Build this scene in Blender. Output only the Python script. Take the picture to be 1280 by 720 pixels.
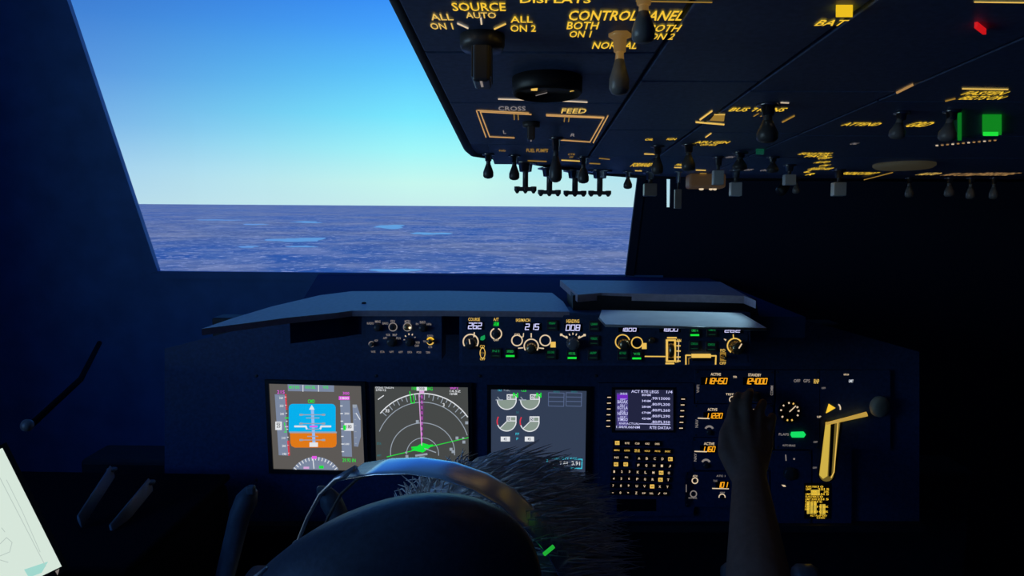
import bpy, bmesh, math, random
from mathutils import Vector, Matrix
random.seed(7)
C = bpy.context.scene.collection
for o in list(bpy.data.objects): bpy.data.objects.remove(o)

# ------------------------------------------------------------------ camera
W, H, F = 1280.0, 720.0, 870.0
CAM = Vector((0, 0, 1.35))
PITCH = math.atan((360 - 255) / F)       # looking slightly down
YAW = math.atan(15 / F)                   # slightly to the left
ROLL = math.radians(0.37)
fwd = Vector((-math.sin(YAW) * math.cos(PITCH), math.cos(YAW) * math.cos(PITCH), -math.sin(PITCH)))
right = fwd.cross(Vector((0, 0, 1))).normalized()
up = right.cross(fwd)
right, up = (right * math.cos(ROLL) + up * math.sin(ROLL)), (up * math.cos(ROLL) - right * math.sin(ROLL))
cd = bpy.data.cameras.new('camera'); cam = bpy.data.objects.new('camera', cd); C.objects.link(cam)
m = Matrix((right, up, -fwd)).transposed().to_4x4(); m.translation = CAM
cam.matrix_world = m
cd.sensor_width = 36; cd.lens = F / W * 36; cd.clip_start = 0.01; cd.clip_end = 500000
bpy.context.scene.camera = cam
vs = bpy.context.scene.view_settings
vs.view_transform = 'Standard'; vs.look = 'None'; vs.gamma = 1; vs.exposure = 0; vs.use_curve_mapping = False

def s2l(c):
    return tuple(((v / 255) / 12.92 if v / 255 <= 0.04045 else ((v / 255 + 0.055) / 1.055) ** 2.4) for v in c)

# ------------------------------------------------------------------ sky
SKY_BOOST = 2.2
wd = bpy.data.worlds.new('sky'); bpy.context.scene.world = wd; wd.use_nodes = True
nt = wd.node_tree; nt.nodes.clear()
def N(nt, t, **k):
    n = nt.nodes.new(t)
    for a, b in k.items(): setattr(n, a, b)
    return n
def ramp(nt, stops, src):
    r = N(nt, 'ShaderNodeValToRGB'); e = r.color_ramp.elements
    while len(e) > 1: e.remove(e[0])
    e[0].position = stops[0][0]; e[0].color = (*stops[0][1], 1)
    for p, c in stops[1:]:
        q = e.new(p); q.color = (*c, 1)
    nt.links.new(src, r.inputs[0]); return r
def M_(nt, op, a, b=None, c=None, clamp=False):
    n = N(nt, 'ShaderNodeMath', operation=op, use_clamp=clamp)
    for i, v in enumerate((a, b, c)):
        if v is None: continue
        if isinstance(v, (int, float)): n.inputs[i].default_value = v
        else: nt.links.new(v, n.inputs[i])
    return n.outputs[0]
tc = N(nt, 'ShaderNodeTexCoord'); sp = N(nt, 'ShaderNodeSeparateXYZ'); nt.links.new(tc.outputs['Generated'], sp.inputs[0])
az = M_(nt, 'ARCTAN2', sp.outputs[0], sp.outputs[1])
el = M_(nt, 'ARCSINE', sp.outputs[2])
eln = M_(nt, 'DIVIDE', el, 0.6, clamp=True)
SKYC = [(0, (200, 240, 238)), (.048, (198, 248, 240)), (.124, (160, 247, 250)), (.2, (120, 232, 255)), (.297, (92, 200, 255)), (.39, (70, 165, 255)), (.486, (47, 135, 247)), (.75, (40, 105, 215)), (1, (30, 80, 180))]
SKYL = [(0, (182, 218, 235)), (.07, (165, 208, 238)), (.16, (125, 180, 232)), (.26, (92, 152, 224)), (.37, (66, 130, 213)), (.486, (48, 108, 196)), (.75, (40, 92, 185)), (1, (28, 72, 165))]
r1 = ramp(nt, [(p, s2l(c)) for p, c in SKYC], eln.node.outputs[0])
r2 = ramp(nt, [(p, s2l(c)) for p, c in SKYL], eln.node.outputs[0])
da = M_(nt, 'ABSOLUTE', M_(nt, 'ADD', az, 0.12))
fac = M_(nt, 'SMOOTH_MIN', M_(nt, 'MULTIPLY', M_(nt, 'SUBTRACT', da, 0.04), 2.5), 1.0, 0.2, clamp=True)
fac = M_(nt, 'MAXIMUM', fac, 0.0)
mx = N(nt, 'ShaderNodeMix', data_type='RGBA'); nt.links.new(fac, mx.inputs[0]); nt.links.new(r1.outputs[0], mx.inputs[6]); nt.links.new(r2.outputs[0], mx.inputs[7])
bg = N(nt, 'ShaderNodeBackground'); glow = M_(nt, 'MULTIPLY', M_(nt, 'SUBTRACT', M_(nt, 'MULTIPLY', az, -1), 1.15), 1.5, clamp=True)   # sky boosted off to the left, added to light the cabin
str_ = M_(nt, 'MULTIPLY_ADD', glow, SKY_BOOST, 1.0); nt.links.new(str_, bg.inputs[1]); nt.links.new(mx.outputs[2], bg.inputs[0])
wo = N(nt, 'ShaderNodeOutputWorld'); nt.links.new(bg.outputs[0], wo.inputs[0])

sd = bpy.data.lights.new('sun', 'SUN'); sd.energy = 1.2; sd.angle = 0.02; sd.color = (1, .93, .84)
so = bpy.data.objects.new('sun', sd); C.objects.link(so)
so.rotation_euler = (math.radians(38), math.radians(20), 0); so.location = (0, -50, 80)   # behind the cabin: lights the land only

# ------------------------------------------------------------------ ray helpers (turn a measured image position into a place on a real surface)
def ray(px, py):
    return (fwd + right * ((px - W / 2) / F) + up * ((H / 2 - py) / F)).normalized()
def hit(px, py, o, n):
    d = ray(px, py); return CAM + d * ((o - CAM).dot(n) / d.dot(n))
def P(px, py, depth):
    d = ray(px, py); return CAM + d * (depth / d.y)

# ------------------------------------------------------------------ materials
MATS = {}
def mat(name, col, rough=.5, metal=0, emit=None, es=1.0, spec=.5, noise=0, nscale=60, coat=0):
    if name in MATS: return MATS[name]
    m = bpy.data.materials.new(name); m.use_nodes = True; t = m.node_tree
    b = t.nodes['Principled BSDF']
    b.inputs['Base Color'].default_value = (*col, 1); b.inputs['Roughness'].default_value = rough
    b.inputs['Metallic'].default_value = metal; b.inputs['Specular IOR Level'].default_value = spec
    b.inputs['Coat Weight'].default_value = coat
    if emit: b.inputs['Emission Color'].default_value = (*emit, 1); b.inputs['Emission Strength'].default_value = es
    if noise:
        g = N(t, 'ShaderNodeTexCoord'); nz = N(t, 'ShaderNodeTexNoise'); nz.inputs['Scale'].default_value = nscale; nz.inputs['Detail'].default_value = 4
        t.links.new(g.outputs['Object'], nz.inputs[0])
        rr = ramp(t, [(.3, tuple(c * (1 - noise) for c in col)), (.7, tuple(min(1, c * (1 + noise)) for c in col))], nz.outputs[0])
        t.links.new(rr.outputs[0], b.inputs['Base Color'])
        bp = N(t, 'ShaderNodeBump'); bp.inputs['Strength'].default_value = .15; bp.inputs['Distance'].default_value = .001
        t.links.new(nz.outputs[0], bp.inputs['Height']); t.links.new(bp.outputs[0], b.inputs['Normal'])
    MATS[name] = m; return m
def em(name, rgb, s=1.0): return mat(name, (.02, .02, .02), .6, emit=s2l(rgb), es=s)

PANEL = mat('grey panel paint', (.035, .08, .2), .65, noise=.2, nscale=180)
PANEL2 = mat('grey module paint', (.03, .065, .15), .6, noise=.2, nscale=220)
BLACK = mat('black plastic', (.018, .018, .02), .45, noise=.2, nscale=90)
TRIM = mat('black trim', (.03, .032, .038), .6, noise=.2, nscale=50)
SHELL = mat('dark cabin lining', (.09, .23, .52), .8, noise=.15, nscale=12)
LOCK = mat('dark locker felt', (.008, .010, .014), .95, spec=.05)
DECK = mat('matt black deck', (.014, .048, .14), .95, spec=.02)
SHELLD = mat('shaded dark lining', (.022, .03, .055), .9, spec=.2)  # darker copy of the lining, the right side's shade put into its colour
OHP = mat('overhead housing paint', (.09, .14, .27), .5, noise=.2, nscale=180)
OHP2 = mat('overhead module paint', (.12, .19, .37), .5, noise=.2, nscale=220)
GLARE = mat('grey glareshield vinyl', (.42, .36, .42), .5, spec=.75, noise=.12, nscale=140)
KNOB = mat('dark knob plastic', (.07, .07, .075), .35, noise=.1)
KNOBG = mat('grey knob plastic', (.20, .20, .20), .3, noise=.1)
CHROME = mat('worn steel', (.45, .45, .46), .28, 1)
BRASS = mat('amber lit steel', (.5, .38, .2), .3, .9)
LEATHER = mat('black leather', (.04, .06, .10), .4, noise=.2, nscale=300)
WHITE = mat('white paper', (.72, .76, .78), .45, noise=.06, nscale=30)
SKIN = mat('skin', (.28, .18, .13), .65, noise=.12, nscale=80)
CLOTH = mat('dark cotton', (.03, .03, .04), .9, noise=.3, nscale=300)
HAIR = mat('grey hair', (.85, .84, .82), .35, noise=.3, nscale=200)
SCREENOFF = mat('dark display glass', (.01, .01, .012), .12)
AMB = em('amber backlight', (250, 200, 55), 1.0)
AMBD = em('dim amber backlight', (150, 115, 45), 1.0)
GOLD = em('gold backlight', (235, 190, 90), 1.0)
CREAM = em('cream backlight', (225, 200, 165), 1.0)
CREAMD = em('dim cream backlight', (130, 122, 118), 1.0)
ORNG = em('orange digit', (255, 170, 30), 1.0)
WHT = em('white display light', (225, 228, 232), 1.0)
WHTD = em('grey display light', (150, 160, 172), 1.0)
LAV = em('lavender display light', (205, 205, 250), 1.0)
GRN = em('green display light', (25, 225, 60), 1.0)
GRND = em('dim green display light', (15, 120, 60), 1.0)
CYN = em('cyan display light', (60, 190, 215), 1.0)
CYND = em('dim teal display light', (40, 110, 120), 1.0)
MAG = em('magenta display light', (225, 90, 225), 1.0)
PNK = em('pink display light', (215, 165, 215), 1.0)
RED = em('red display light', (225, 50, 70), 1.0)
PUR = em('purple display light', (110, 40, 190), 1.0)
SBR = em('warm grey screen', (92, 88, 84), 1.0)
SND = em('grey map screen', (70, 72, 70), 1.0)
SEN = em('slate engine screen', (50, 61, 82), 1.0)
SCD = em('violet text screen', (34, 36, 62), 1.0)
TAPE = em('tape grey screen', (122, 134, 158), 1.0)
SKYB = em('display sky blue', (5, 175, 235), 1.0)
GNDO = em('display ground orange', (222, 120, 15), 1.0)
WINB = em('window grey green', (135, 150, 140), 1.0)

# ------------------------------------------------------------------ object helpers
def tag(o, label=None, cat=None, group=None, kind=None):
    if label: o['label'] = label
    if cat: o['category'] = cat
    if group: o['group'] = group
    if kind: o['kind'] = kind
    return o
class MB:
    def __init__(s): s.v = []; s.f = []; s.m = []; s.mats = []; s.sm = []
    def mi(s, m):
        if m not in s.mats: s.mats.append(m)
        return s.mats.index(m)
    def add(s, vs, fs, m, smooth=False):
        b = len(s.v); s.v += [Vector(v) for v in vs]; k = s.mi(m)
        for f in fs: s.f.append([b + i for i in f]); s.m.append(k); s.sm.append(smooth)
        return s
    def prism(s, pts, z0, z1, m):
        n = len(pts)
        a = sum(pts[i][0] * pts[(i + 1) % n][1] - pts[(i + 1) % n][0] * pts[i][1] for i in range(n))
        if a < 0: pts = pts[::-1]
        vs = [(p[0], p[1], z0) for p in pts] + [(p[0], p[1], z1) for p in pts]
        fs = [list(range(n))[::-1], [n + i for i in range(n)]] + [[i, (i + 1) % n, n + (i + 1) % n, n + i] for i in range(n)]
        return s.add(vs, fs, m)
    def flat(s, pts, z, m):
        n = len(pts)
        a = sum(pts[i][0] * pts[(i + 1) % n][1] - pts[(i + 1) % n][0] * pts[i][1] for i in range(n))
        if a < 0: pts = pts[::-1]
        return s.add([(p[0], p[1], z) for p in pts], [list(range(n))], m)
    def box(s, c, d, m, bev=0, rot=None):
        bm = bmesh.new(); bmesh.ops.create_cube(bm, size=1)
        for v in bm.verts: v.co = Vector((v.co.x * d[0], v.co.y * d[1], v.co.z * d[2]))
        if bev: bmesh.ops.bevel(bm, geom=bm.edges[:], offset=bev, segments=3, affect='EDGES', profile=.5)
        for v in bm.verts:
            if rot: v.co = rot @ v.co
            v.co += Vector(c)
        bm.verts.index_update()
        s.add([v.co.copy() for v in bm.verts], [[v.index for v in f.verts] for f in bm.faces], m, False); bm.free(); return s
    def lathe(s, prof, c, m, n=20, rot=None, sx=1, sy=1):
        vs = []; fs = []
        for r, z in prof:
            for i in range(n):
                a = 2 * math.pi * i / n; p = Vector((r * math.cos(a) * sx, r * math.sin(a) * sy, z))
                if rot: p = rot @ p
                vs.append(p + Vector(c))
        for j in range(len(prof) - 1):
            for i in range(n): fs.append([j * n + i, j * n + (i + 1) % n, (j + 1) * n + (i + 1) % n, (j + 1) * n + i])
        fs.append(list(range(n))[::-1]); fs.append([(len(prof) - 1) * n + i for i in range(n)])
        return s.add(vs, fs, m, True)
    def tube(s, pts, rad, m, n=10, flat=None):
        pts = [Vector(p) for p in pts]; vs = []; fs = []
        prev = None
        for i, p in enumerate(pts):
            t = (pts[min(i + 1, len(pts) - 1)] - pts[max(i - 1, 0)]).normalized()
            r = rad[i] if isinstance(rad, (list, tuple)) else rad
            if flat is not None: a = (flat - t * flat.dot(t)).normalized()
            else:
                a = prev if prev else (Vector((0, 0, 1)) if abs(t.z) < .9 else Vector((1, 0, 0)))
                a = (a - t * a.dot(t)).normalized(); prev = a
            b = t.cross(a)
            ra, rb = r if isinstance(r, tuple) else (r, r)
            for k in range(n):
                g = 2 * math.pi * k / n; vs.append(p + a * math.cos(g) * ra + b * math.sin(g) * rb)
        for j in range(len(pts) - 1):
            for k in range(n): fs.append([j * n + k, j * n + (k + 1) % n, (j + 1) * n + (k + 1) % n, (j + 1) * n + k])
        fs.append(list(range(n))[::-1]); fs.append([(len(pts) - 1) * n + k for k in range(n)])
        return s.add(vs, fs, m, True)
    def ell(s, c, d, m, rot=None, e=1.0, nu=28, nv=16):
        prof = []; vs = []; fs = []
        sg = lambda x, p: math.copysign(abs(x) ** p, x)
        for j in range(nv + 1):
            t = -math.pi / 2 + math.pi * (j + (0.02 if j == 0 else -0.02 if j == nv else 0)) / nv
            for i in range(nu):
                a = 2 * math.pi * i / nu
                p = Vector((d[0] * sg(math.cos(t), e) * sg(math.cos(a), e), d[1] * sg(math.cos(t), e) * sg(math.sin(a), e), d[2] * sg(math.sin(t), e)))
                if rot: p = rot @ p
                vs.append(p + Vector(c))
        for j in range(nv):
            for i in range(nu): fs.append([j * nu + i, j * nu + (i + 1) % nu, (j + 1) * nu + (i + 1) % nu, (j + 1) * nu + i])
        fs.append(list(range(nu))[::-1]); fs.append([nv * nu + i for i in range(nu)])
        return s.add(vs, fs, m, True)
    def build(s, name, parent=None, loc=None):
        me = bpy.data.meshes.new(name)
        me.from_pydata([tuple(v) for v in s.v], [], s.f)
        for mm in s.mats: me.materials.append(mm)
        me.polygons.foreach_set('material_index', s.m); me.polygons.foreach_set('use_smooth', s.sm); me.update()
        o = bpy.data.objects.new(name, me); C.objects.link(o)
        if parent: o.parent = parent
        if loc: o.location = loc
        return o
def empty(name, loc=(0, 0, 0), mw=None):
    o = bpy.data.objects.new(name, None); o.empty_display_size = .05; C.objects.link(o)
    if mw is not None: o.matrix_world = mw
    else: o.location = loc
    return o

FC = {}
def glyphs(s):
    if s in FC: return FC[s]
    cu = bpy.data.curves.new('t', 'FONT'); cu.body = s; cu.resolution_u = 2; cu.offset = .012
    o = bpy.data.objects.new('t', cu); me = bpy.data.meshes.new_from_object(o)
    vs = [v.co.copy() for v in me.vertices]; fs = [list(p.vertices) for p in me.polygons]
    bpy.data.objects.remove(o); bpy.data.curves.remove(cu); bpy.data.meshes.remove(me)
    x0 = min(v.x for v in vs); x1 = max(v.x for v in vs); y0 = min(v.y for v in vs); y1 = max(v.y for v in vs)
    FC[s] = ([((v.x - x0) / (x1 - x0 + 1e-9), (v.y - y0) / (y1 - y0 + 1e-9)) for v in vs], fs); return FC[s]
SEG = {'0': 'abcdef', '1': 'bc', '2': 'abged', '3': 'abgcd', '4': 'fgbc', '5': 'afgcd', '6': 'afgedc', '7': 'abc', '8': 'abcdefg', '9': 'abcdfg', ' ': '', '-': 'g'}

class Face:
    """a flat panel in the cabin; L turns an image measurement into local x, y on it"""
    def __init__(s, o, n, a=None, b=None):
        s.o = o; s.n = n.normalized()
        if a: x = (hit(*b, s.o, s.n) - hit(*a, s.o, s.n)).normalized()
        else: x = Vector((1, 0, 0))
        s.x = x; s.u = s.n.cross(x).normalized()
    def at(s, px, py):
        d = hit(px, py, s.o, s.n) - s.o; return Vector((d.dot(s.x), d.dot(s.u)))
    def unit(s, name, px, py, label=None, cat=None, group=None): return Unit(s, name, px, py, label, cat, group)
class Unit:
    def __init__(s, face, name, px, py, label=None, cat=None, group=None):
        s.face = face; s.off = face.at(px, py)
        p = face.o + face.x * s.off.x + face.u * s.off.y
        mw = Matrix((face.x, face.u, face.n)).transposed().to_4x4(); mw.translation = p
        s.e = empty(name, mw=mw); tag(s.e, label, cat, group)
    def L(s, px, py):
        return s.face.at(px, py) - s.off
    def k(s, px, py):           # metres per image pixel across, there
        return abs((s.L(px + 1, py) - s.L(px, py)).length)
    # flat graphics
    def poly(s, b, pts, z, m, z0=None):
        q = [tuple(s.L(*p)) for p in pts]
        return b.flat(q, z, m) if z0 is None else b.prism(q, z0, z, m)
    def rect(s, b, x0, y0, x1, y1, z, m, z0=None): return s.poly(b, [(x0, y0), (x1, y0), (x1, y1), (x0, y1)], z, m, z0)
    def line(s, b, pts, w, z, m, closed=False):
        n = len(pts)
        for i in range(n if closed else n - 1):
            a = Vector(pts[i]); c = Vector(pts[(i + 1) % n]); d = (c - a)
            if d.length < 1e-6: continue
            d.normalize(); q = Vector((-d.y, d.x)) * w / 2; e = d * w * .25
            s.poly(b, [tuple(a - e + q), tuple(c + e + q), tuple(c + e - q), tuple(a - e - q)], z, m)
    def arc(s, b, cx, cy, r, a0, a1, w, z, m, n=24, ry=None):
        ry = ry or r; pts = []
        for i in range(n + 1):
            a = math.radians(a0 + (a1 - a0) * i / n); pts.append((cx + r * math.cos(a), cy - ry * math.sin(a)))
        for i in range(n):
            def off(p, dw):
                v = Vector((p[0] - cx, p[1] - cy)); L_ = v.length; return tuple(Vector((cx, cy)) + v * (1 + dw / L_))
            s.poly(b, [off(pts[i], w / 2), off(pts[i + 1], w / 2), off(pts[i + 1], -w / 2), off(pts[i], -w / 2)], z, m)
    def text(s, b, t, x0, y0, x1, y1, z, m, vertical=False):
        vs, fs = glyphs(t); xc = (x0 + x1) / 2; yc = (y0 + y1) / 2
        c = s.L(xc, yc); w = (s.L(x1, yc) - s.L(x0, yc)).x; h = (s.L(xc, y0) - s.L(xc, y1)).y
        if vertical:
            b.add([(c.x - (v - .5) * w, c.y + (u - .5) * h, z) for u, v in vs], fs, m)
        else: b.add([(c.x + (u - .5) * w, c.y + (v - .5) * h, z) for u, v in vs], fs, m)
    def seg(s, b, t, x0, y0, x1, y1, z, m, lean=.14):
        cw = (x1 - x0) / max(1, len(t.replace('.', ''))); h = y1 - y0; w = cw * .72; lw = max(.9, h * .17); i = 0
        for ch in t:
            if ch == '.':
                X = x0 + cw * i - cw * .12; s.rect(b, X - .5, y1 - 1, X + .6, y1, z, m); continue
            X = x0 + cw * i
            def q(u, v): return (X + u * w + (1 - v) * h * lean, y0 + v * h)
            seg = {'a': ((0, 0), (1, 0)), 'b': ((1, 0), (1, .5)), 'c': ((1, .5), (1, 1)), 'd': ((0, 1), (1, 1)), 'e': ((0, .5), (0, 1)), 'f': ((0, 0), (0, .5)), 'g': ((0, .5), (1, .5))}
            for k in SEG.get(ch, ''): s.line(b, [q(*seg[k][0]), q(*seg[k][1])], lw, z, m)
            i += 1
    def knob(s, name, px, py, r, h, m, base=1.15, pointer=None, n=24):
        c = s.L(px, py); R = r * s.k(px, py)
        b = MB(); z = .0015
        b.lathe([(R * base, 0), (R * base, z), (R, z + .001), (R * .98, h * .85), (R * .9, h), (R * .3, h)], (c.x, c.y, 0), m, n)
        for i in range(12):
            a = i * math.pi / 6
            b.box((c.x + math.cos(a) * R, c.y + math.sin(a) * R, h * .45), (R * .14, R * .14, h * .75), m)
        o = b.build(name, s.e)
        if pointer is not None:
            q = MB(); a = math.radians(pointer)
            q.box((c.x + math.cos(a) * R * .5, c.y + math.sin(a) * R * .5, h + .0004), (R * .9, R * .16, .0008), CREAM, rot=Matrix.Rotation(a, 3, 'Z'))
            q.build('pointer_line', o)
        return o

# ------------------------------------------------------------------ land outside, far below the cockpit
GZ = -700.0
def terrain():
    m = bpy.data.materials.new('wooded land'); m.use_nodes = True; t = m.node_tree; b = t.nodes['Principled BSDF']
    g = N(t, 'ShaderNodeNewGeometry'); mp = N(t, 'ShaderNodeMapping'); mp.inputs['Scale'].default_value = (.001, .001, .001)
    t.links.new(g.outputs['Position'], mp.inputs[0])
    n1 = N(t, 'ShaderNodeTexNoise'); n1.inputs['Scale'].default_value = 1.1; n1.inputs['Detail'].default_value = 9; n1.inputs['Roughness'].default_value = .62
    n2 = N(t, 'ShaderNodeTexNoise'); n2.inputs['Scale'].default_value = 7.5; n2.inputs['Detail'].default_value = 6; n2.inputs['Roughness'].default_value = .7
    n3 = N(t, 'ShaderNodeTexNoise'); n3.inputs['Scale'].default_value = .16; n3.inputs['Detail'].default_value = 4
    for n_ in (n1, n2, n3): t.links.new(mp.outputs[0], n_.inputs[0])
    r1 = ramp(t, [(.40, (.05, .17, .36)), (.48, (.15, .27, .40)), (.54, (.32, .38, .42)), (.62, (.62, .60, .52))], n1.outputs[0])
    r3 = ramp(t, [(.42, (.07, .23, .46)), (.58, (.44, .42, .36))], n3.outputs[0])
    x1 = N(t, 'ShaderNodeMix', data_type='RGBA'); x1.inputs[0].default_value = .4; t.links.new(r1.outputs[0], x1.inputs[6]); t.links.new(r3.outputs[0], x1.inputs[7])
    r2 = ramp(t, [(.55, (0, 0, 0)), (.62, (1, 1, 1))], n2.outputs[0])
    x2 = N(t, 'ShaderNodeMix', data_type='RGBA'); t.links.new(r2.outputs[0], x2.inputs[0]); t.links.new(x1.outputs[2], x2.inputs[6]); x2.inputs[7].default_value = (.85, .82, .72, 1)
    t.links.new(x2.outputs[2], b.inputs['Base Color']); b.inputs['Roughness'].default_value = .7; b.inputs['Specular IOR Level'].default_value = .25
    R = 200000; q = MB(); pts = []
    q.add([(-R, 2000, 0), (R, 2000, 0), (R, R, 0), (-R, R, 0)], [[0, 1, 2, 3]], m)
    o = q.build('ground', None, (0, 0, GZ)); tag(o, 'flat wooded plain with towns far below the windscreen', 'land', kind='structure')
terrain()
WATER = mat('lake water', (.26, .56, .72), .3, spec=.4)
def lake(x0, x1, y, hh, label, seed):
    rnd = random.Random(seed); o = Vector((0, 0, GZ + 2)); up_ = Vector((0, 0, 1))
    c = hit((x0 + x1) / 2, y, o, up_); n = 36; pts = []
    ph = [rnd.uniform(0, 6) for _ in range(4)]
    for i in range(n):
        a = 2 * math.pi * i / n; r = 1 + .22 * math.sin(2 * a + ph[0]) + .16 * math.sin(3 * a + ph[1]) + .1 * math.sin(5 * a + ph[2]) + .06 * math.sin(9 * a + ph[3])
        X = (x0 + x1) / 2 + (x1 - x0) / 2 * r * math.cos(a) * .9; Y = y - hh / 2 * r * math.sin(a) * .9
        p = hit(X, Y, o, up_); pts.append((p.x - c.x, p.y - c.y))
    b = MB(); b.prism(pts, -1, 1, WATER); ob = b.build('lake', None, c)
    tag(ob, label, 'lake', 'lakes on the plain')
lake(338, 406, 299.8, 6, 'largest pale blue lake left of the middle of the windscreen view', 1)
lake(296, 324, 308.5, 2.4, 'small lake just left below the largest pale lake', 2)
lake(360, 394, 308.2, 2.6, 'small lake directly below the largest pale lake', 3)
lake(304, 332, 280.5, 2, 'thin far lake up and left of the largest pale lake', 4)
lake(364, 404, 277.6, 2.2, 'thin far lake straight above the largest pale lake', 5)
lake(464, 511, 283.5, 4.5, 'pale lake at the middle of the view toward the horizon', 6)
lake(514, 562, 292, 3.4, 'wide thin lake right of centre below the hazy far woods', 7)
lake(466, 524, 338, 5, 'dark blue lake cut by the lower windscreen sill', 8)
lake(243, 300, 275, 1.4, 'faintest thin lake furthest to the left near the horizon', 9)

# ------------------------------------------------------------------ cabin shell
SIDE = (-.45, .60, 1.00, 1.75); YF = 1.75; ZT = 2.08; ZC = 2.12; XL = -1.42; XR = 1.5; YB = -1.3
def onF(px, py): p = P(px, py, YF); return (p.x, p.z)
fo = Matrix(((1, 0, 0), (0, 0, -1), (0, 1, 0)))     # local x,y -> world x,z ; local z -> -y
fw = fo.to_4x4(); fw.translation = Vector((0, YF, 0))
def lerp_z(a, b, z):
    t = (z - a[1]) / (b[1] - a[1]); return (a[0] + (b[0] - a[0]) * t, z)
wl0 = onF(198, 339); wl1 = onF(85, 0); wr0 = onF(782, 342.5); wr1 = onF(797, 222)
zs = wl0[1]; wr0 = (wr0[0], zs)
wlT = lerp_z(wl0, wl1, ZT); wrT = lerp_z(wr0, wr1, ZT)
s0 = onF(833.5, 259); s1 = onF(838, 259); s2 = onF(841, 100); s3 = onF(833, 100)
b = MB(); T = .012
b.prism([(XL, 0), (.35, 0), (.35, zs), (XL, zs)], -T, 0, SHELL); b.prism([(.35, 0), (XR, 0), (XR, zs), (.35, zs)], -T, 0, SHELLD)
b.prism([(XL, zs), wl0, wlT, (XL, ZT)], -T, 0, SHELL)
b.prism([(XL, ZT), (XR, ZT), (XR, ZC), (XL, ZC)], -T, 0, SHELL)
sb = (s0[0], zs); st = (s3[0], ZT)
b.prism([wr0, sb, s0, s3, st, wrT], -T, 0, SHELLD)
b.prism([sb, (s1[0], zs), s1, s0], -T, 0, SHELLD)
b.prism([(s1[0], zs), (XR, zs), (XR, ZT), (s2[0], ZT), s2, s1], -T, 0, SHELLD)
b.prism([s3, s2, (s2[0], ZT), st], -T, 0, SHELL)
o = b.build('wall_front'); o.matrix_world = fw; tag(o, kind='structure')
b = MB(); b.box(((XL + XR) / 2, (YF + YB) / 2, -.03), (XR - XL + .1, YF - YB + .1, .06), SHELL); tag(b.build('floor'), kind='structure')
b = MB(); b.box(((XL + XR) / 2, (YF + YB) / 2, ZC + .03), (XR - XL + .1, YF - YB + .1, .06), SHELL); tag(b.build('ceiling'), kind='structure')
b = MB(); WY0, WY1, WZ0, WZ1 = SIDE
b.box((XL - .03, (YF + YB) / 2, WZ0 / 2), (.06, YF - YB + .1, WZ0), SHELL); b.box((XL - .03, (YF + YB) / 2, (WZ1 + ZC) / 2), (.06, YF - YB + .1, ZC - WZ1), SHELL)
b.box((XL - .03, (YB - .05 + WY0) / 2, (WZ0 + WZ1) / 2), (.06, WY0 - YB + .05, WZ1 - WZ0), SHELL); b.box((XL - .03, (YF + .05 + WY1) / 2, (WZ0 + WZ1) / 2), (.06, YF + .05 - WY1, WZ1 - WZ0), SHELL)
tag(b.build('wall_left'), kind='structure')
for nm, x in (('wall_right', XR + .03),):
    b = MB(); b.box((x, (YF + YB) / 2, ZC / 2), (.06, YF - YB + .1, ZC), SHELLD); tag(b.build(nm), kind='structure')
b = MB(); b.box(((XL + XR) / 2, YB - .03, ZC / 2), (XR - XL + .1, .06, ZC), SHELL); tag(b.build('wall_back'), kind='structure')
# window 1 : frame and a thin pane
GLASS = bpy.data.materials.new('clear pane'); GLASS.use_nodes = True; t = GLASS.node_tree; t.nodes.clear()
tr = N(t, 'ShaderNodeBsdfTransparent'); gl = N(t, 'ShaderNodeBsdfGlossy'); gl.inputs['Roughness'].default_value = .02; ms = N(t, 'ShaderNodeMixShader'); ms.inputs[0].default_value = .002
t.links.new(tr.outputs[0], ms.inputs[1]); t.links.new(gl.outputs[0], ms.inputs[2]); mo = N(t, 'ShaderNodeOutputMaterial'); t.links.new(ms.outputs[0], mo.inputs[0])
b = MB(); b.prism([wl0, wr0, wrT, wlT], -.034, -.03, GLASS); o = b.build('window_1'); o.matrix_world = fw; tag(o, kind='structure')
fr = MB()
def edge(b, a, c, w, z0, z1, m):
    a = Vector(a); c = Vector(c); d = (c - a).normalized(); q = Vector((-d.y, d.x)) * w
    b.prism([tuple(a), tuple(c), tuple(c + q), tuple(a + q)], z0, z1, m)
edge(fr, wl0, wr0, -.02, 0, .004, SHELL); edge(fr, wr0, wrT, -.02, 0, .004, SHELLD); edge(fr, wlT, wl0, -.02, 0, .004, SHELL)
f_ = fr.build('window_frame', o)
b = MB(); b.prism([s0, s1, s2, s3], -.034, -.03, GLASS); o = b.build('window_2'); o.matrix_world = fw; tag(o, kind='structure')
# daylight sampling portal in the real window opening
pl = bpy.data.lights.new('window_daylight', 'AREA'); pl.shape = 'RECTANGLE'; pl.size = wrT[0] - wlT[0]; pl.size_y = ZT - zs; pl.cycles.is_portal = True
po = bpy.data.objects.new('window_daylight', pl); C.objects.link(po)
po.location = ((wrT[0] + wlT[0]) / 2, YF - .001, (ZT + zs) / 2); po.rotation_euler = (math.radians(-90), 0, 0)
b = MB(); b.box((XL - .03, (WY0 + WY1) / 2, (WZ0 + WZ1) / 2), (.004, WY1 - WY0, WZ1 - WZ0), GLASS); o = b.build('added_side_window'); tag(o, kind='structure')  # unseen side window, added to let daylight into the cabin
b = MB()
for z_ in (WZ0, WZ1): b.box((XL + .006, (WY0 + WY1) / 2, z_), (.02, WY1 - WY0 + .05, .03), TRIM, .004)
for y_ in (WY0, WY1): b.box((XL + .006, y_, (WZ0 + WZ1) / 2), (.02, .03, WZ1 - WZ0 + .05), TRIM, .004)
b.build('window_frame', o)
pl = bpy.data.lights.new('added_window_portal', 'AREA'); pl.shape = 'RECTANGLE'; pl.size = WZ1 - WZ0; pl.size_y = WY1 - WY0; pl.cycles.is_portal = True
po = bpy.data.objects.new('added_window_portal', pl); C.objects.link(po)
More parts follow.
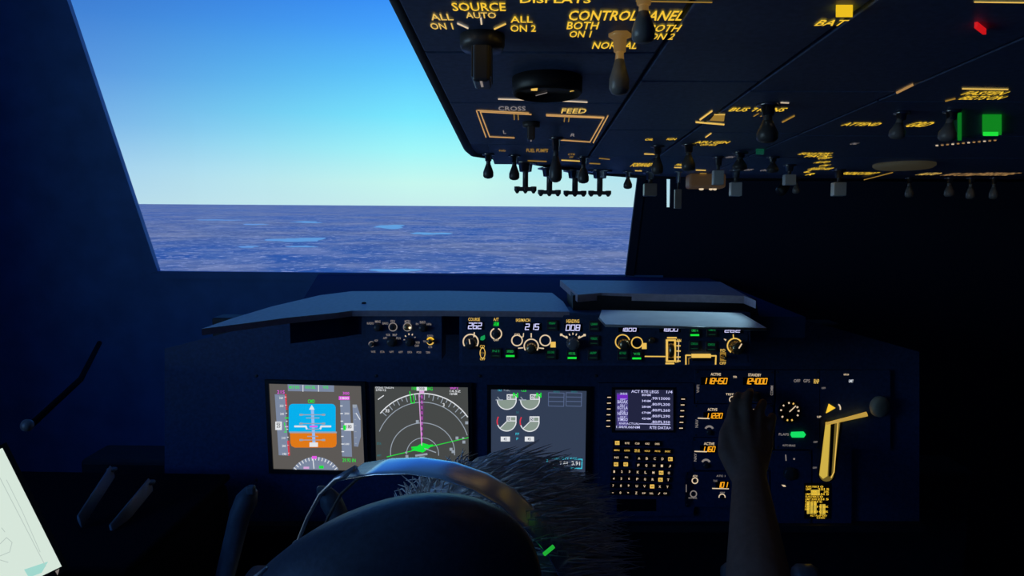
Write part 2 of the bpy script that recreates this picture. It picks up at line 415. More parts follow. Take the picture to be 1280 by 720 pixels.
po.location = (XL - .001, (WY0 + WY1) / 2, (WZ0 + WZ1) / 2); po.rotation_euler = (0, math.radians(-90), 0)

# ------------------------------------------------------------------ glareshield
ZG = 1.18
def onZ(px, py, z): return hit(px, py, Vector((0, 0, z)), Vector((0, 0, 1)))
ge = empty('glareshield', onZ(560, 388, ZG)); tag(ge, 'long grey glareshield above the instrument panel, tapering to a point at left', 'glareshield')
def xyZ(px, py, z):
    p = onZ(px, py, z); return (p.x, p.y)
def gl_pts(pp, z): return [(xyZ(x, y, z)[0] - ge.location.x, xyZ(x, y, z)[1] - ge.location.y) for x, y in pp]
topo = [(252, 411), (300, 405), (360, 397), (420, 391), (440, 388.3), (560, 388.3), (700, 389.5), (712, 389.5), (704, 377), (690, 366), (560, 363.5), (440, 364), (400, 369), (340, 383), (290, 398)]
b = MB(); b.prism(gl_pts(topo, ZG), -.009, 0, GLARE); b.build('top_cover', ge)
b = MB(); pts = [(xyZ(x, y, ZG)[0], xyZ(x, y, ZG)[1] + .035) for x, y in [(352, 398), (420, 391), (440, 388.3), (700, 389.5)]] + [(.46, 1.13), (.46, 1.74), (-.52, 1.74)]
pts = [(x - ge.location.x, y - ge.location.y) for x, y in pts]
b.prism(pts, -.045, -.010, DECK); b.build('deck', ge)
b = MB(); q = onZ(455, 379.5, ZG); b.lathe([(.004, 0), (.004, .002), (.002, .003)], (q.x - ge.location.x, q.y - ge.location.y, 0), BLACK, 12); b.build('screw', ge)
# raised centre hood
he = empty('centre_hood', P(830, 380, 1.16)); tag(he, 'raised dark hood behind the bright sheet, right of the long glareshield', 'hood')
ZH = 1.205
b = MB()
hp = [(x - he.location.x, y - he.location.y) for x, y in [xyZ(px, py, ZH) for px, py in [(722, 368.5), (752, 366), (930, 370), (945, 376), (900, 352), (700, 350), (712, 360)]]]
b.prism(hp, ZH - he.location.z - .012, ZH - he.location.z, GLARE); b.build('top_cover', he)
b = MB()
fp = [P(716, 369, 1.14), P(945, 374, 1.14), P(948, 394, 1.14), P(716, 392, 1.14)]
fpp = [(p.x - he.location.x, p.z - he.location.z) for p in fp]
vs = [(x, 1.14 - he.location.y, z) for x, z in fpp] + [(x, 1.30 - he.location.y, z) for x, z in fpp]
b.add(vs, [[3, 2, 1, 0], [4, 5, 6, 7], [0, 1, 5, 4], [1, 2, 6, 5], [2, 3, 7, 6], [3, 0, 4, 7]], BLACK); b.build('front_face', he)
# bright sheet
c4 = [P(752, 389, 1.092), P(926, 392.5, 1.092), P(958, 411.5, .985), P(757, 407, 1.0), P(749, 398, 1.04)]
cc = sum(c4, Vector()) / 5; nrm = (c4[1] - c4[0]).cross(c4[3] - c4[0]).normalized()
if nrm.z < 0: nrm = -nrm
b = MB()
order = [0, 1, 2, 3, 4]; n = 5
vs = [c4[i] - cc + nrm * .002 for i in order] + [c4[i] - cc - nrm * .002 for i in order]
b.add(vs, [[4, 3, 2, 1, 0], [5, 6, 7, 8, 9]] + [[i, (i + 1) % n, n + (i + 1) % n, n + i] for i in range(n)], WHITE)
o = b.build('paper_sheet', None, cc); tag(o, 'pale blue-white sheet lying sloped against the hood above the right course knob', 'sheet')
b = MB(); b.tube([c4[4] - cc, c4[3] - cc, c4[2] - cc], .0018, KNOBG, 8); b.build('edge_rim', o)

# ------------------------------------------------------------------ faces
mo_ = Vector((.42, 1.16, 1.374)); mt_ = Vector((.24, 1.03, 1.18))
dq = (mt_ - mo_).to_track_quat('-Z', 'Y')
ml = empty('added_sheet_lamp', mo_); tag(ml, 'tiny added lamp brightening the sheet, under the front edge of the overhead panel', 'lamp')
b = MB(); rm = dq.to_matrix(); b.lathe([(.008, .014), (.009, 0), (.007, -.004)], (0, 0, 0), BLACK, 16, rot=rm); b.build('housing', ml)
sl = bpy.data.lights.new('added_sheet_beam', 'SPOT'); sl.energy = 1.6; sl.color = (.45, .78, 1); sl.spot_size = math.radians(42); sl.spot_blend = .5; sl.shadow_soft_size = .006  # added spot lamp to brighten the pale sheet
so_ = bpy.data.objects.new('added_sheet_beam', sl); C.objects.link(so_); so_.location = mo_ + dq @ Vector((0, 0, -.008)); so_.rotation_mode = 'QUATERNION'; so_.rotation_quaternion = dq
MCPF = Face(P(600, 420, 1.10), Vector((0, -1, .04)), (570, 400), (760, 401.5))
MIPF = Face(P(600, 535, 1.29), Vector((0, -1, .07)), (337, 479), (733, 487.5))
AO = math.radians(4.0)
OHF = Face(CAM + Vector((0, 0, .125)), Vector((0, -math.sin(AO), -math.cos(AO))))

# ------------------------------------------------------------------ mode control panel
mcp = MCPF.unit('mode_control_panel', 755, 452, 'wide autopilot panel with white 262, 215 and 008 readouts', 'control panel')
b = MB(); mcp.rect(b, 574, 391, 938, 457, 0, PANEL, -.09); mcp.rect(b, 578, 394, 934, 454, .0015, PANEL2, 0); mcp_b = b.build('faceplate', mcp.e)
z = .0022; lt = MB()
def ring(u, bb, x, y, r, w, m, a0=0, a1=360): u.arc(bb, x, y, r, a0, a1, w, z, m)
T = mcp.text
T(lt, 'COURSE', 585.5, 397, 600, 401, z, GOLD); T(lt, 'IAS/MACH', 645, 398, 662.5, 402, z, GOLD); T(lt, 'HEADING', 708, 399, 724, 403.5, z, GOLD)
ring(mcp, lt, 588.5, 427, 9.3, 1.6, CREAM, -35, 215); mcp.line(lt, [(592.5, 421), (593, 415.5)], 1.4, z, CREAM)
ring(mcp, lt, 620.2, 417, 6.8, 1.5, CREAM, 110, 250); ring(mcp, lt, 620.2, 417, 6.8, 1.5, CREAM, -70, 70); T(lt, 'OFF', 617, 423.5, 623.5, 426.2, z, CREAM)
T(lt, 'A/T', 616.8, 397, 623.5, 401, z, GOLD); T(lt, 'ARM', 616.8, 402, 623.5, 407.5, z, GRN)
T(lt, 'CO', 600, 431, 606, 434.5, z, GOLD); mcp.arc(lt, 603.3, 441, 3.1, 0, 360, 1.1, z, GOLD, ry=6.5); T(lt, 'OFF', 600, 447, 606.5, 450, z, GOLD)
ring(mcp, lt, 646.3, 425.3, 6.6, 1.5, CREAM); T(lt, 'C/O', 643, 416.5, 650, 419, z, CREAM); mcp.line(lt, [(654.5, 416.5), (654, 420.5), (652, 421.5)], 1.1, z, CREAM)
ring(mcp, lt, 681.5, 425.3, 6.6, 1.5, CREAM); mcp.rect(lt, 688, 427, 694.5, 434, z, GOLD)
ring(mcp, lt, 664, 432.5, 8.8, 1.5, CREAM, -35, 215); mcp.line(lt, [(664, 421.5), (664, 416.5)], 1.4, z, CREAM)
mcp.line(lt, [(648, 435), (653.5, 434.5)], 1.3, z, CREAM); mcp.line(lt, [(674, 434.7), (679.5, 435.3)], 1.3, z, CREAM)
for a in (40, 65, 90, 115, 140): mcp.line(lt, [(716 + 9 * math.cos(math.radians(a)), 427 - 9 * math.sin(math.radians(a))), (716 + 11 * math.cos(math.radians(a)), 427 - 11 * math.sin(math.radians(a)))], 1.2, z, CREAM)
for pp in ([(701, 418), (703, 419), (709, 422.5)], [(723, 422.5), (729, 419.5), (731.5, 418.5)]): mcp.line(lt, pp, 1.5, z, CREAM)
mcp.rect(lt, 700, 416.8, 703, 419.6, z, CREAM); mcp.rect(lt, 729, 417.2, 732, 420, z, CREAM)
# right half
ring(mcp, lt, 778, 427, 8.8, 1.4, GOLD, 15, 250); ring(mcp, lt, 796, 428, 6.8, 1.4, GOLD); mcp.rect(lt, 802, 428.5, 808, 436, z, GOLD)
mcp.line(lt, [(806, 445.2), (831, 445.4)], 1.4, z, GOLD)
mcp.line(lt, [(834, 422), (845, 422)], 2, z, GOLD); mcp.line(lt, [(832, 454), (842, 454)], 2, z, GOLD)
mcp.line(lt, [(848, 427), (847.3, 452)], 1, z, CREAM)
for y_ in (426, 432, 438.5, 446, 451): mcp.line(lt, [(845.5, y_), (850, y_)], 1.6, z, GOLD)
T(lt, 'DN', 846, 423.5, 851, 427, z, GOLD); T(lt, 'UP', 843.5, 450, 849, 453, z, GOLD)
mcp.line(lt, [(857, 455), (857, 443.8), (863, 443.8)], 1.7, z, GOLD); mcp.line(lt, [(888, 444.5), (894.5, 444.5), (894, 455)], 1.7, z, GOLD)
mcp.line(lt, [(860.5, 455), (860.5, 447.5), (865, 446.5)], .9, z, AMBD)
ring(mcp, lt, 918, 432, 9.2, 1.6, GOLD, 35, 240); mcp.line(lt, [(916.5, 422), (916, 418)], 1.3, z, GOLD)
T(lt, 'OFF', 899, 452, 907, 455.5, z, GOLD); T(lt, 'F/D', 900, 436, 906, 439.5, z, GOLD); mcp.poly(lt, [(904, 423), (907.5, 424), (906.5, 426)], z, CREAM)
lt.build('lettering', mcp.e)
for txt, x0, y0, x1, y1 in (('262', 585.5, 403.6, 603, 410.6), ('215', 656.5, 404.8, 674.5, 411.8), ('008', 707.3, 406, 725.6, 412.8), ('1800', 775, 410, 796, 413.8), ('1800', 826, 410, 848, 413.8), ('262', 905.5, 410.5, 926, 415)):
    b = MB(); mcp.rect(b, x0 - 2, y0 - 1.6, x1 + 2.5, y1 + 1.4, .0019, SCREENOFF, .0012); mcp.seg(b, txt, x0, y0, x1, y1, z, LAV); b.build('digital_readout', mcp.e)
def button(u, x, y, w, h, txt, lit, nm='push_button'):
    b = MB(); c = u.L(x, y); k_ = u.k(x, y)
    b.box((c.x, c.y, .003), (w * k_, h * k_, .004), KNOB, .0006)
    u.text(b, txt, x - w * .32, y - h * .34, x + w * .32, y - h * .34 + 3, .0054, GRND if not lit else em('mid green', (30, 165, 70)))
    if lit: u.rect(b, x - w * .42, y + h * .12, x + w * .42, y + h * .30, .0054, GRN)
    else: u.rect(b, x - w * .33, y + h * .2, x + w * .33, y + h * .27, .0054, em('unlit bar', (14, 48, 30)))
    return b.build(nm, u.e)
for x, y, s_, l in ((637.8, 441.5, 'SPEED', 1), (620, 441, 'N1', 0), (690, 406.5, 'VNAV', 0), (688.5, 442.5, 'LVL CHG', 0), (714.8, 444, 'HDG SEL', 1), (742.5, 407.5, 'LNAV', 0), (742, 425.5, 'VORLOC', 0), (741, 443.5, 'APP', 0),
                    (777.8, 443.5, 'ALT HLD', 0), (795.2, 444.5, 'V/S', 1), (867.5, 415.5, 'CMD A', 1), (889, 414.5, 'CMD B', 0), (867, 432, 'CWS A', 0), (888, 433, 'CWS B', 0)):
    button(mcp, x, y, 13, 13, s_, l)
b = MB(); mcp.poly(b, [(600.5, 424.5), (601, 420.8), (606, 418.5), (606.5, 423), (604, 425)], .004, em('leaf green', (20, 150, 80)), .001); b.build('engaged_light', mcp.e)
mcp.knob('course_knob', 588.5, 428.5, 6.8, .016, KNOB, pointer=100); mcp.knob('speed_knob', 664, 434.5, 6.3, .018, BRASS)
mcp.knob('heading_knob', 716, 429, 7.2, .018, KNOBG); mcp.knob('altitude_knob', 779, 429.5, 6.4, .018, BRASS); mcp.knob('course_knob', 919, 433.5, 7.6, .018, BRASS, pointer=60)
mcp.knob('bank_limit_knob', 620.2, 417, 4.2, .008, KNOB); mcp.knob('vertical_speed_button', 814, 425, 3.8, .006, BRASS)
b = MB(); c = mcp.L(603.3, 441); b.lathe([(.003, 0), (.0022, .003), (.0014, .004), (.0018, .013), (.0008, .015)], (c.x, c.y, .001), CHROME, 12); b.build('toggle_switch', mcp.e)
b = MB(); c = mcp.L(903, 445.5); b.lathe([(.0045, 0), (.004, .003), (.002, .004), (.003, .015), (.0012, .017)], (c.x, c.y, .001), BRASS, 12); mcp.rect(b, 899.5, 440, 907, 451, z, AMBD); b.build('toggle_switch', mcp.e)
# thumbwheel
b = MB(); mcp.rect(b, 832, 424, 844.5, 452, .003, GOLD, .001); mcp.rect(b, 834.5, 426, 842, 450, .0033, BLACK); c0 = mcp.L(838.2, 438)
b.lathe([(.013, -.004), (.0138, 0), (.013, .004)], (c0.x, c0.y, -.002), BRASS, 30, rot=Matrix.Rotation(math.pi / 2, 3, 'Y')); b.build('thumbwheel', mcp.e)
b = MB(); mcp.rect(b, 864, 442, 887.5, 446.5, .006, GOLD, .001); mcp.rect(b, 864, 446.5, 887.5, 450, .008, BLACK, .001); b.build('disengage_bar', mcp.e)

# ------------------------------------------------------------------ EFIS control panel
ef = MCPF.unit('display_control_panel', 501, 449, 'small dim control panel with two ring knobs at the far left of the glareshield', 'control panel')
b = MB(); ef.rect(b, 452, 395, 552, 450, 0, PANEL, -.06); b.build('faceplate', ef.e)
lt = MB(); z = .0012
for tx, x0, y0, x1, y1 in (('RADIO', 459, 402.6, 467.5, 405.6), ('MINS', 469, 400.3, 476, 403.4), ('BARO', 478.3, 402.6, 485.5, 405.6), ('FPV', 488.5, 400, 494, 403), ('MTRS', 506, 400, 513, 403.5), ('IN', 520, 403.5, 523, 406), ('BARO', 525, 401, 532, 404.3), ('HPA', 533.5, 403.8, 539.5, 406.5),
                           ('VOR', 482.5, 417, 488, 420), ('MAP', 491, 417, 496.5, 420), ('APP', 479, 421.2, 484, 423.7), ('PLN', 495.5, 421.2, 501, 424), ('ADF', 468, 424.3, 472.5, 426.8), ('VOR', 519.5, 426.5, 525, 429.5), ('OFF', 518.5, 430.7, 524, 433.5),
                           ('STD', 534, 418.5, 541.5, 421.3), ('TFC', 529, 425.5, 533.5, 428), ('CTR', 535.5, 432.5, 540.5, 435)):
    ef.text(lt, tx, x0, y0, x1, y1, z, CREAMD)
for i, tx in enumerate(('WXR', 'STA', 'WPT', 'ARPT', 'DATA', 'POS', 'TERR')): ef.text(lt, tx, 464 + i * 11.4, 438.2 + i * .15, 469.6 + i * 11.4, 440.8 + i * .15, z, CREAMD)
ef.arc(lt, 491.3, 408.6, 5, 0, 360, 1.1, z, CREAMD); ef.arc(lt, 509.5, 408.6, 5, 0, 360, 1.1, z, CREAMD)
for a in (25, 65, 100, 140, 180): ef.arc(lt, 512.5, 424.5, 7, a - 5, a + 5, 2, z, CREAM if 60 < a < 150 else CREAMD, 3)
ef.arc(lt, 538, 426, 4, 20, 160, 1.8, z, AMB); ef.arc(lt, 538, 426.5, 4, 200, 340, 1.4, z, GOLD)
ef.arc(lt, 464.5, 430, 3, 40, 320, 1.4, z, CREAMD)
lt.build('lettering', ef.e)
for x, y, r, mm in ((491.3, 408.6, 3.4, KNOB), (509.5, 408.6, 3.6, BRASS), (473, 409, 4.5, KNOB), (529, 409.5, 4.5, KNOB), (490, 427, 5.5, KNOB), (512, 427.5, 4.6, KNOB), (538, 426.2, 3, BRASS), (465, 430, 2.6, KNOBG)):
    ef.knob('selector_knob', x, y, r, .010, mm)
b = MB(); c = ef.L(513.8, 408.5); b.lathe([(.0016, 0), (.0016, .003), (.0008, .0036)], (c.x, c.y, .010), em('warm lamp', (255, 235, 190), 1.5), 10); b.build('lamp', ef.e)

# ------------------------------------------------------------------ main instrument panel
mp = MIPF.unit('instrument_panel', 620, 655, 'broad dark instrument panel carrying the four displays', 'instrument panel')
def holes_panel(u, x0, y0, x1, y1, z0, z1, m, nm):
    b = MB(); u.rect(b, x0, y0, x1, y1, z1, m, z0); return b.build(nm, u.e)
b = MB(); mp.poly(b, [(205, 656), (205, 436), (300, 412), (400, 388), (470, 377), (930, 378), (1150, 440), (1150, 656)], -.002, PANEL, -.03); b.build('panel_board', mp.e)
b = MB(); mp.rect(b, 205, 652, 1150, 660, .02, TRIM, -.03); b.build('lower_lip', mp.e)
for x, y in ((320, 470), (470, 470), (600, 470), (745, 470), (320, 600), (745, 610), (870, 640), (965, 640), (1060, 655)):
    b = MB(); c = mp.L(x, y); b.lathe([(.003, -.002), (.003, -.0005), (.0015, 0)], (c.x, c.y, 0), CHROME if 0 else KNOB, 10); b.build('screw', mp.e)

def display(name, label, quad, col, pad=5):
    cx = sum(q[0] for q in quad) / 4; u = MIPF.unit(name, cx, max(q[1] for q in quad) + pad, label, 'display')
    cy = sum(q[1] for q in quad) / 4
    out = [(x + (pad if x > cx else -pad), y + (pad if y > cy else -pad)) for x, y in quad]
    b = MB()
    A = [u.L(*q) for q in out]; B = [u.L(*q) for q in quad]
    for i in range(4):
        j = (i + 1) % 4; b.prism([tuple(A[i]), tuple(A[j]), tuple(B[j]), tuple(B[i])], -.0015, .006, BLACK)
    b.build('bezel', u.e)
    b = MB(); u.poly(b, quad, .002, col, -.0015); b.build('screen', u.e)
    return u
Z = .0026
# --- primary flight display
u = display('primary_flight_display', 'leftmost display with blue and orange artificial horizon', [(337, 479), (452, 482), (456.5, 588), (342.5, 585.5)], SBR)
b = MB()
u.poly(b, [(360, 480), (418, 481.5), (418, 489.5), (360.5, 488.5)], Z, TAPE); 
for x in (379.3, 398.7): u.line(b, [(x, 481), (x, 489)], .9, Z + .0002, WHT)
for x, s_ in ((362, 'MCP SPD'), (382, 'HDG SEL'), (404, 'V/S')): u.text(b, s_, x, 482, x + (13 if x < 400 else 7), 485.5, Z + .0002, GRN)
u.poly(b, [(344, 492.5), (357, 493), (361.5, 569), (349, 568.5)], Z, TAPE)
u.poly(b, [(425.5, 500), (437.8, 500), (440.5, 570.5), (428, 570)], Z, TAPE)
u.poly(b, [(441, 505.5), (446.5, 505.5), (451, 520), (451.5, 545), (448, 558), (443, 557.5)], Z, TAPE)
def rr(x0, y0, x1, y1, r, top=True):
    pts = []
    for cx, cy, a0 in ((x1 - r, y0 + r, 0), (x0 + r, y0 + r, 90)):
        for i in range(6): a = math.radians(a0 + 18 * i); pts.append((cx + r * math.cos(a), cy - r * math.sin(a)))
    pts += [(x0, y1), (x1, y1)]; return pts
u.poly(b, rr(361.5, 504.5, 420, 540, 5), Z, SKYB)
pts = [(363, 540), (420.5, 540)]
for cx, cy, a0 in ((416, 554, 0), (369, 554, 270)):
    pass
pts = [(363, 540), (421, 540), (421.3, 554), (420, 557.5), (416, 559), (369, 559), (365, 557), (363.5, 553)]
u.poly(b, pts, Z, GNDO); u.line(b, [(363, 540), (421, 540)], 2, Z + .0003, WHTD)
u.poly(b, [(390.3, 505.5), (387, 511.5), (393.8, 511.5)], Z + .0004, WHT)
u.line(b, [(391, 511), (393, 553)], 3.6, Z + .0003, em('pale lilac', (150, 185, 235)))
for y_, w_ in ((518, 14), (522, 7.5), (529, 14), (536, 7), (545, 6), (549.5, 14)):
    u.line(b, [(391 - w_, y_), (391 + w_ + 1, y_)], 1.1, Z + .0004, WHTD)
    if w_ > 10:
        for sx in (-w_, w_): u.line(b, [(391 + sx - 1.5, y_), (391 + sx + 1.5, y_)], 2.4, Z + .0005, WHTD)
u.line(b, [(369, 532.5), (383, 532.5), (384, 535.5)], 2.2, Z + .0005, WHT); u.line(b, [(401, 535.5), (402, 532.5), (414, 532.5)], 2.2, Z + .0005, WHT)
u.line(b, [(388, 532.6), (397, 532.6)], 2, Z + .0006, MAG); u.rect(b, 387.5, 552.5, 398, 558, Z + .0006, WHT)
u.text(b, 'CMD', 385.5, 499, 394, 503.5, Z + .0004, GRN)
u.text(b, '215', 347, 487.5, 356.5, 491.8, Z + .0004, MAG); u.text(b, '3000', 429, 489.5, 437, 493, Z + .0004, MAG); u.rect(b, 424, 495, 437.5, 499.5, Z + .0002, MAG); u.text(b, '1800', 426, 495.8, 436.5, 498.8, Z + .0005, WHT)
u.rect(b, 344.8, 526.5, 353, 537, Z + .0004, WHT); u.line(b, [(346.5, 528.5), (351, 528.5)], .8, Z + .0006, BLACK); u.text(b, '25', 346.3, 529.5, 351.2, 534, Z + .0006, BLACK)
u.rect(b, 431, 528.5, 442.5, 538, Z + .0004, WHT); u.text(b, '180', 434, 530.5, 440, 535, Z + .0006, BLACK); u.rect(b, 429.5, 531, 433, 537, Z + .0005, GRN)
for i in range(8):
    y_ = 496 + i * 10; xo = 345.6 + i * .6
    if i not in (3, 4): u.text(b, str(260 - i * 10), xo + 4, y_ - .5, xo + 8.8, y_ + 2.4, Z + .0004, WHT)
    u.line(b, [(xo + 11, y_), (xo + 12.5, y_)], 1, Z + .0004, WHT)
for i in range(11):
    y_ = 493 + i * 1.8; u.line(b, [(357 + i * .12, y_), (358.6 + i * .12, y_)], 1.1, Z + .0004, RED)
    y_ = 551 + i * 1.7; u.line(b, [(360.2 + i * .1, y_), (362 + i * .1, y_)], 1.1, Z + .0004, RED)
u.line(b, [(357.3, 493), (358.2, 511)], .8, Z + .0003, RED); u.line(b, [(360, 551), (361.6, 569)], .8, Z + .0003, RED)
u.line(b, [(357, 522), (361, 522)], 1.3, Z + .0005, GRN); u.line(b, [(356, 528), (358, 538)], 1.1, Z + .0004, GRN); u.line(b, [(356, 539.5), (359, 539.5)], 1, Z + .0005, GRN)
u.line(b, [(357.5, 532.8), (360.5, 532.8)], 1.6, Z + .0005, PNK)
for i in range(7):
    y_ = 507 + i * 9.5; u.line(b, [(426 + i * .3, y_), (428.5 + i * .3, y_)], 1.2, Z + .0004, WHT)
    if i in (1, 5): u.text(b, '2000' if i == 1 else '1600', 431, y_ - 1.3, 437, y_ + 1.3, Z + .0004, WHT)
for i in range(7): u.line(b, [(443 + i * .2, 509 + i * 7.5), (445 + i * .2, 509 + i * 7.5)], 1, Z + .0004, WHTD)
u.line(b, [(445.5, 516), (450.5, 524)], 1, Z + .0004, WHT); u.rect(b, 441.2, 505.3, 446.3, 509, Z + .0003, WHTD)
u.text(b, '29.92 IN', 428.5, 572.5, 445, 577, Z + .0004, GRN)
pts = [(366, 586)]
for i in range(13): a = math.radians(145 - i * 110 / 12); pts.append((395 + 34.5 * math.cos(a), 605 - 34.5 * math.sin(a)))
pts = [p for p in pts if p[1] < 586.5]; pts = [(367.5, 586.2)] + pts[1:] + [(423, 587)]
u.poly(b, pts, Z, TAPE)
for i in range(15):
    a = math.radians(142 - i * 104 / 14); u.line(b, [(395 + 34 * math.cos(a), 605 - 34 * math.sin(a)), (395 + 30.5 * math.cos(a), 605 - 30.5 * math.sin(a))], 1.1, Z + .0004, WHT)
u.line(b, [(391.7, 572), (393, 585)], 1.1, Z + .0004, WHT); u.rect(b, 380, 582.8, 387, 585.5, Z + .0004, PNK); u.rect(b, 399.5, 581.5, 405, 585, Z + .0004, GRN)
u.rect(b, 390.5, 569.5, 396.5, 573, Z + .0005, MAG)
b.build('symbology', u.e)
# --- navigation display
u = display('navigation_display', 'second display from the left with white map range arcs', [(468.5, 482.5), (585, 483.5), (586.5, 585), (471, 588)], SND)
b = MB()
def arcclip(r, a0, a1, w, m, cx=528.5, cy=560, e=1.0):
    n = 40
    for i in range(n):
        pq = []
        for k_ in (i, i + 1):
            a = math.radians(a0 + (a1 - a0) * k_ / n); pq.append((cx + r * math.cos(a), cy - r * e * math.sin(a)))
        u.line(b, pq, w, Z + .0003, m)
arcclip(68.5, 35, 140, 1.3, WHT); arcclip(59.5, 20, 157, 0, WHT) if 0 else None
arcclip(58.5, 18, 157, 1, WHTD, cy=562, e=1.02); arcclip(40, -5, 186, 1, WHTD, cy=565, e=.92); arcclip(20, -5, 180, .9, WHTD, cy=567)
for i in range(21):
    a = math.radians(38 + i * 5); L_ = 7 if i % 2 == 0 else 3.8
    u.line(b, [(528.5 + 68 * math.cos(a), 560 - 68 * math.sin(a)), (528.5 + (68 - L_) * math.cos(a), 560 - (68 - L_) * math.sin(a))], 1, Z + .0003, WHTD)
u.text(b, '33', 482, 511, 487, 515, Z + .0004, WHT); u.text(b, '3', 553.5, 503.5, 556, 508, Z + .0004, WHT)
u.line(b, [(524, 492), (527.5, 556)], 1.1, Z + .0005, PNK)
for i in range(9): u.line(b, [(527.5 + i * .02, 494 + i * 6.6), (527.8, 497.5 + i * 6.6)], 1, Z + .0005, MAG)
u.poly(b, [(524, 492), (531, 492), (528.6, 556), (527, 556)], Z + .0001, em('dark plum', (88, 62, 92)))
u.line(b, [(484, 570.5), (585.5, 546.5)], .9, Z + .0005, GRN); u.poly(b, [(514, 562), (522, 557), (528, 553), (535, 555), (540, 557), (529, 565)], Z + .0004, GRN)
u.line(b, [(515, 559), (541, 556)], 2, Z + .0005, GRN); u.line(b, [(531, 560), (545, 565)], 1.2, Z + .0006, WHTD)
u.text(b, 'TRK 008 MAG', 514, 482.8, 541, 487.5, Z + .0003, GRN); u.rect(b, 521, 483, 534, 488, Z + .0005, WHT); u.text(b, '008', 524, 483.8, 531, 487.3, Z + .0007, SND)
u.rect(b, 524.5, 488, 530.5, 491.5, Z + .0005, PNK)
u.text(b, 'GS262 TAS274', 469.5, 483.2, 492.5, 485.3, Z + .0004, WHT); u.text(b, '270/12', 470, 486, 483, 488.5, Z + .0004, WHT); u.line(b, [(473, 499), (480, 494)], 1.1, Z + .0004, WHT)
u.text(b, 'WPT', 562.5, 483.3, 573.5, 486.5, Z + .0004, MAG); u.text(b, '14.5Z', 562.5, 487.3, 576, 490, Z + .0004, WHT); u.text(b, '12NM', 562.5, 490.6, 571.5, 493.3, Z + .0004, WHT)
u.line(b, [(512.5, 489), (514.5, 503.5), (518.5, 503)], 1.2, Z + .0004, GRN); u.line(b, [(516.5, 492), (518.5, 503)], 1, Z + .0004, GRN)
for x, y in ((509, 570), (571.5, 547), (580, 552), (564, 561), (566.5, 564), (583.5, 528), (522, 526.5)):
    u.rect(b, x - 1.8, y - 1.8, x + 1.8, y + 1.8, Z + .0006, WHTD)
    if 548 < y < 560 or y == 570: u.rect(b, x - 2.2, y - 6, x + .5, y - 4, Z + .0006, WHTD)
u.line(b, [(520, 569), (534, 567)], 2.4, Z + .0006, WHTD); u.rect(b, 524.5, 570, 531.5, 578, Z + .0006, WHTD); u.line(b, [(500, 581), (526, 573.5)], 1.2, Z + .0005, MAG)
u.text(b, 'STA', 471.5, 552.5, 477, 555.5, Z + .0004, CYND); u.text(b, 'ARPT', 471.5, 567.5, 477, 570, Z + .0004, CYND); u.rect(b, 472.2, 577, 479.5, 583.5, Z + .0004, GRN); u.line(b, [(481, 577.5), (481, 580)], 1, Z + .0004, WHT)
b.build('symbology', u.e)
# --- engine display
u = display('engine_display', 'slate blue display with four round engine dials', [(614, 486), (733, 488), (731, 597), (614, 591)], SEN)
b = MB()
def dial(cx, cy, r, lab, full):
    n = 14; pts = [(cx, cy)]
    a0, a1 = (182, 360) if full else (225, 360)
    for i in range(n + 1): a = math.radians(a0 + (a1 - a0) * i / n); pts.append((cx + r * math.cos(a), cy - r * math.sin(a)))
    u.poly(b, pts, Z, WINB); 
    u.arc(b, cx, cy, r + .3, 182, 362, 1.2, Z + .0003, WHT, 20)
    if full: u.line(b, [(cx - r - 2, cy), (cx - 5, cy)], 1.3, Z + .0003, WHTD); u.line(b, [(cx - r, cy - 3.5), (cx - r + 3, cy)], 1, Z + .0004, WHTD)
    else:
        u.line(b, [(cx, cy), pts[1]], 1, Z + .0003, WHT); u.arc(b, cx, cy, r + .3, 150, 200, 1.4, Z + .0004, RED, 6)
    u.rect(b, cx, cy - 7, cx + 12.3, cy - .2, Z + .0004, WHT); u.rect(b, cx + 1.2, cy - 5.8, cx + 4.5, cy - 1.4, Z + .0006, SEN)
    u.rect(b, cx + 5.4, cy - 5.6, cx + 11, cy - 1.4, Z + .0006, WINB); u.text(b, lab, cx + 1.6, cy - 5.4, cx + 4.3, cy - 1.9, Z + .0008, WHT)
dial(633.5, 499.5, 11.5, '6', 1); dial(662.5, 499.5, 11.5, '6', 1); dial(633.3, 526.5, 11.5, '5', 0); dial(662, 527, 11.5, '5', 0)
for x in (642, 671): u.line(b, [(x, 496), (x, 491), (x + 5, 496), (x + 5, 491)], 1.5, Z + .0009, GRN)
u.text(b, 'TAT', 622, 484.5 + 1.8, 627.5, 488.8, Z + .0004, CYN); u.text(b, '+12C', 629.5, 485.5, 637.5, 488.6, Z + .0004, WHTD); u.text(b, 'CLB', 651.5, 484.8 + 1.5, 658, 489.2, Z + .0004, GRN)
u.text(b, 'N1', 645.5, 513.5, 648.5, 516.5, Z + .0004, CYND)
for x in (626, 656): u.rect(b, x, 545.3, x + 11.5, 551.3, Z + .0003, WHT); u.text(b, '45', x + 3.5, 546.5, x + 7.5, 550, Z + .0006, SEN)
u.text(b, 'FF', 644.5, 540.5, 649, 543.5, Z + .0004, CYN); u.text(b, 'F', 645.5, 546.5, 648, 549.5, Z + .0004, CYN)
for x0 in (685.5, 707.5):
    u.line(b, [(x0, 490.5), (x0 + 19.5, 491), (x0 + 19, 507.5), (x0, 507)], .9, Z + .0003, em('faint slate line', (85, 100, 135)), True)
    for y_ in (495.8, 501.3): u.line(b, [(x0, y_), (x0 + 19.3, y_ + .3)], .9, Z + .0003, em('faint slate line', (85, 100, 135)))
    u.text(b, 'SPEED', x0 + 6, 488.3, x0 + 14, 490.6, Z + .0005, CYND)
u.line(b, [(689, 572.5), (684, 572.5), (683.5, 584), (727, 585), (727.5, 573.5), (722, 573.3)], 1.3, Z + .0003, CYN)
u.text(b, 'FUEL QTY KGS', 690, 571, 721, 574.3, Z + .0005, CYN)
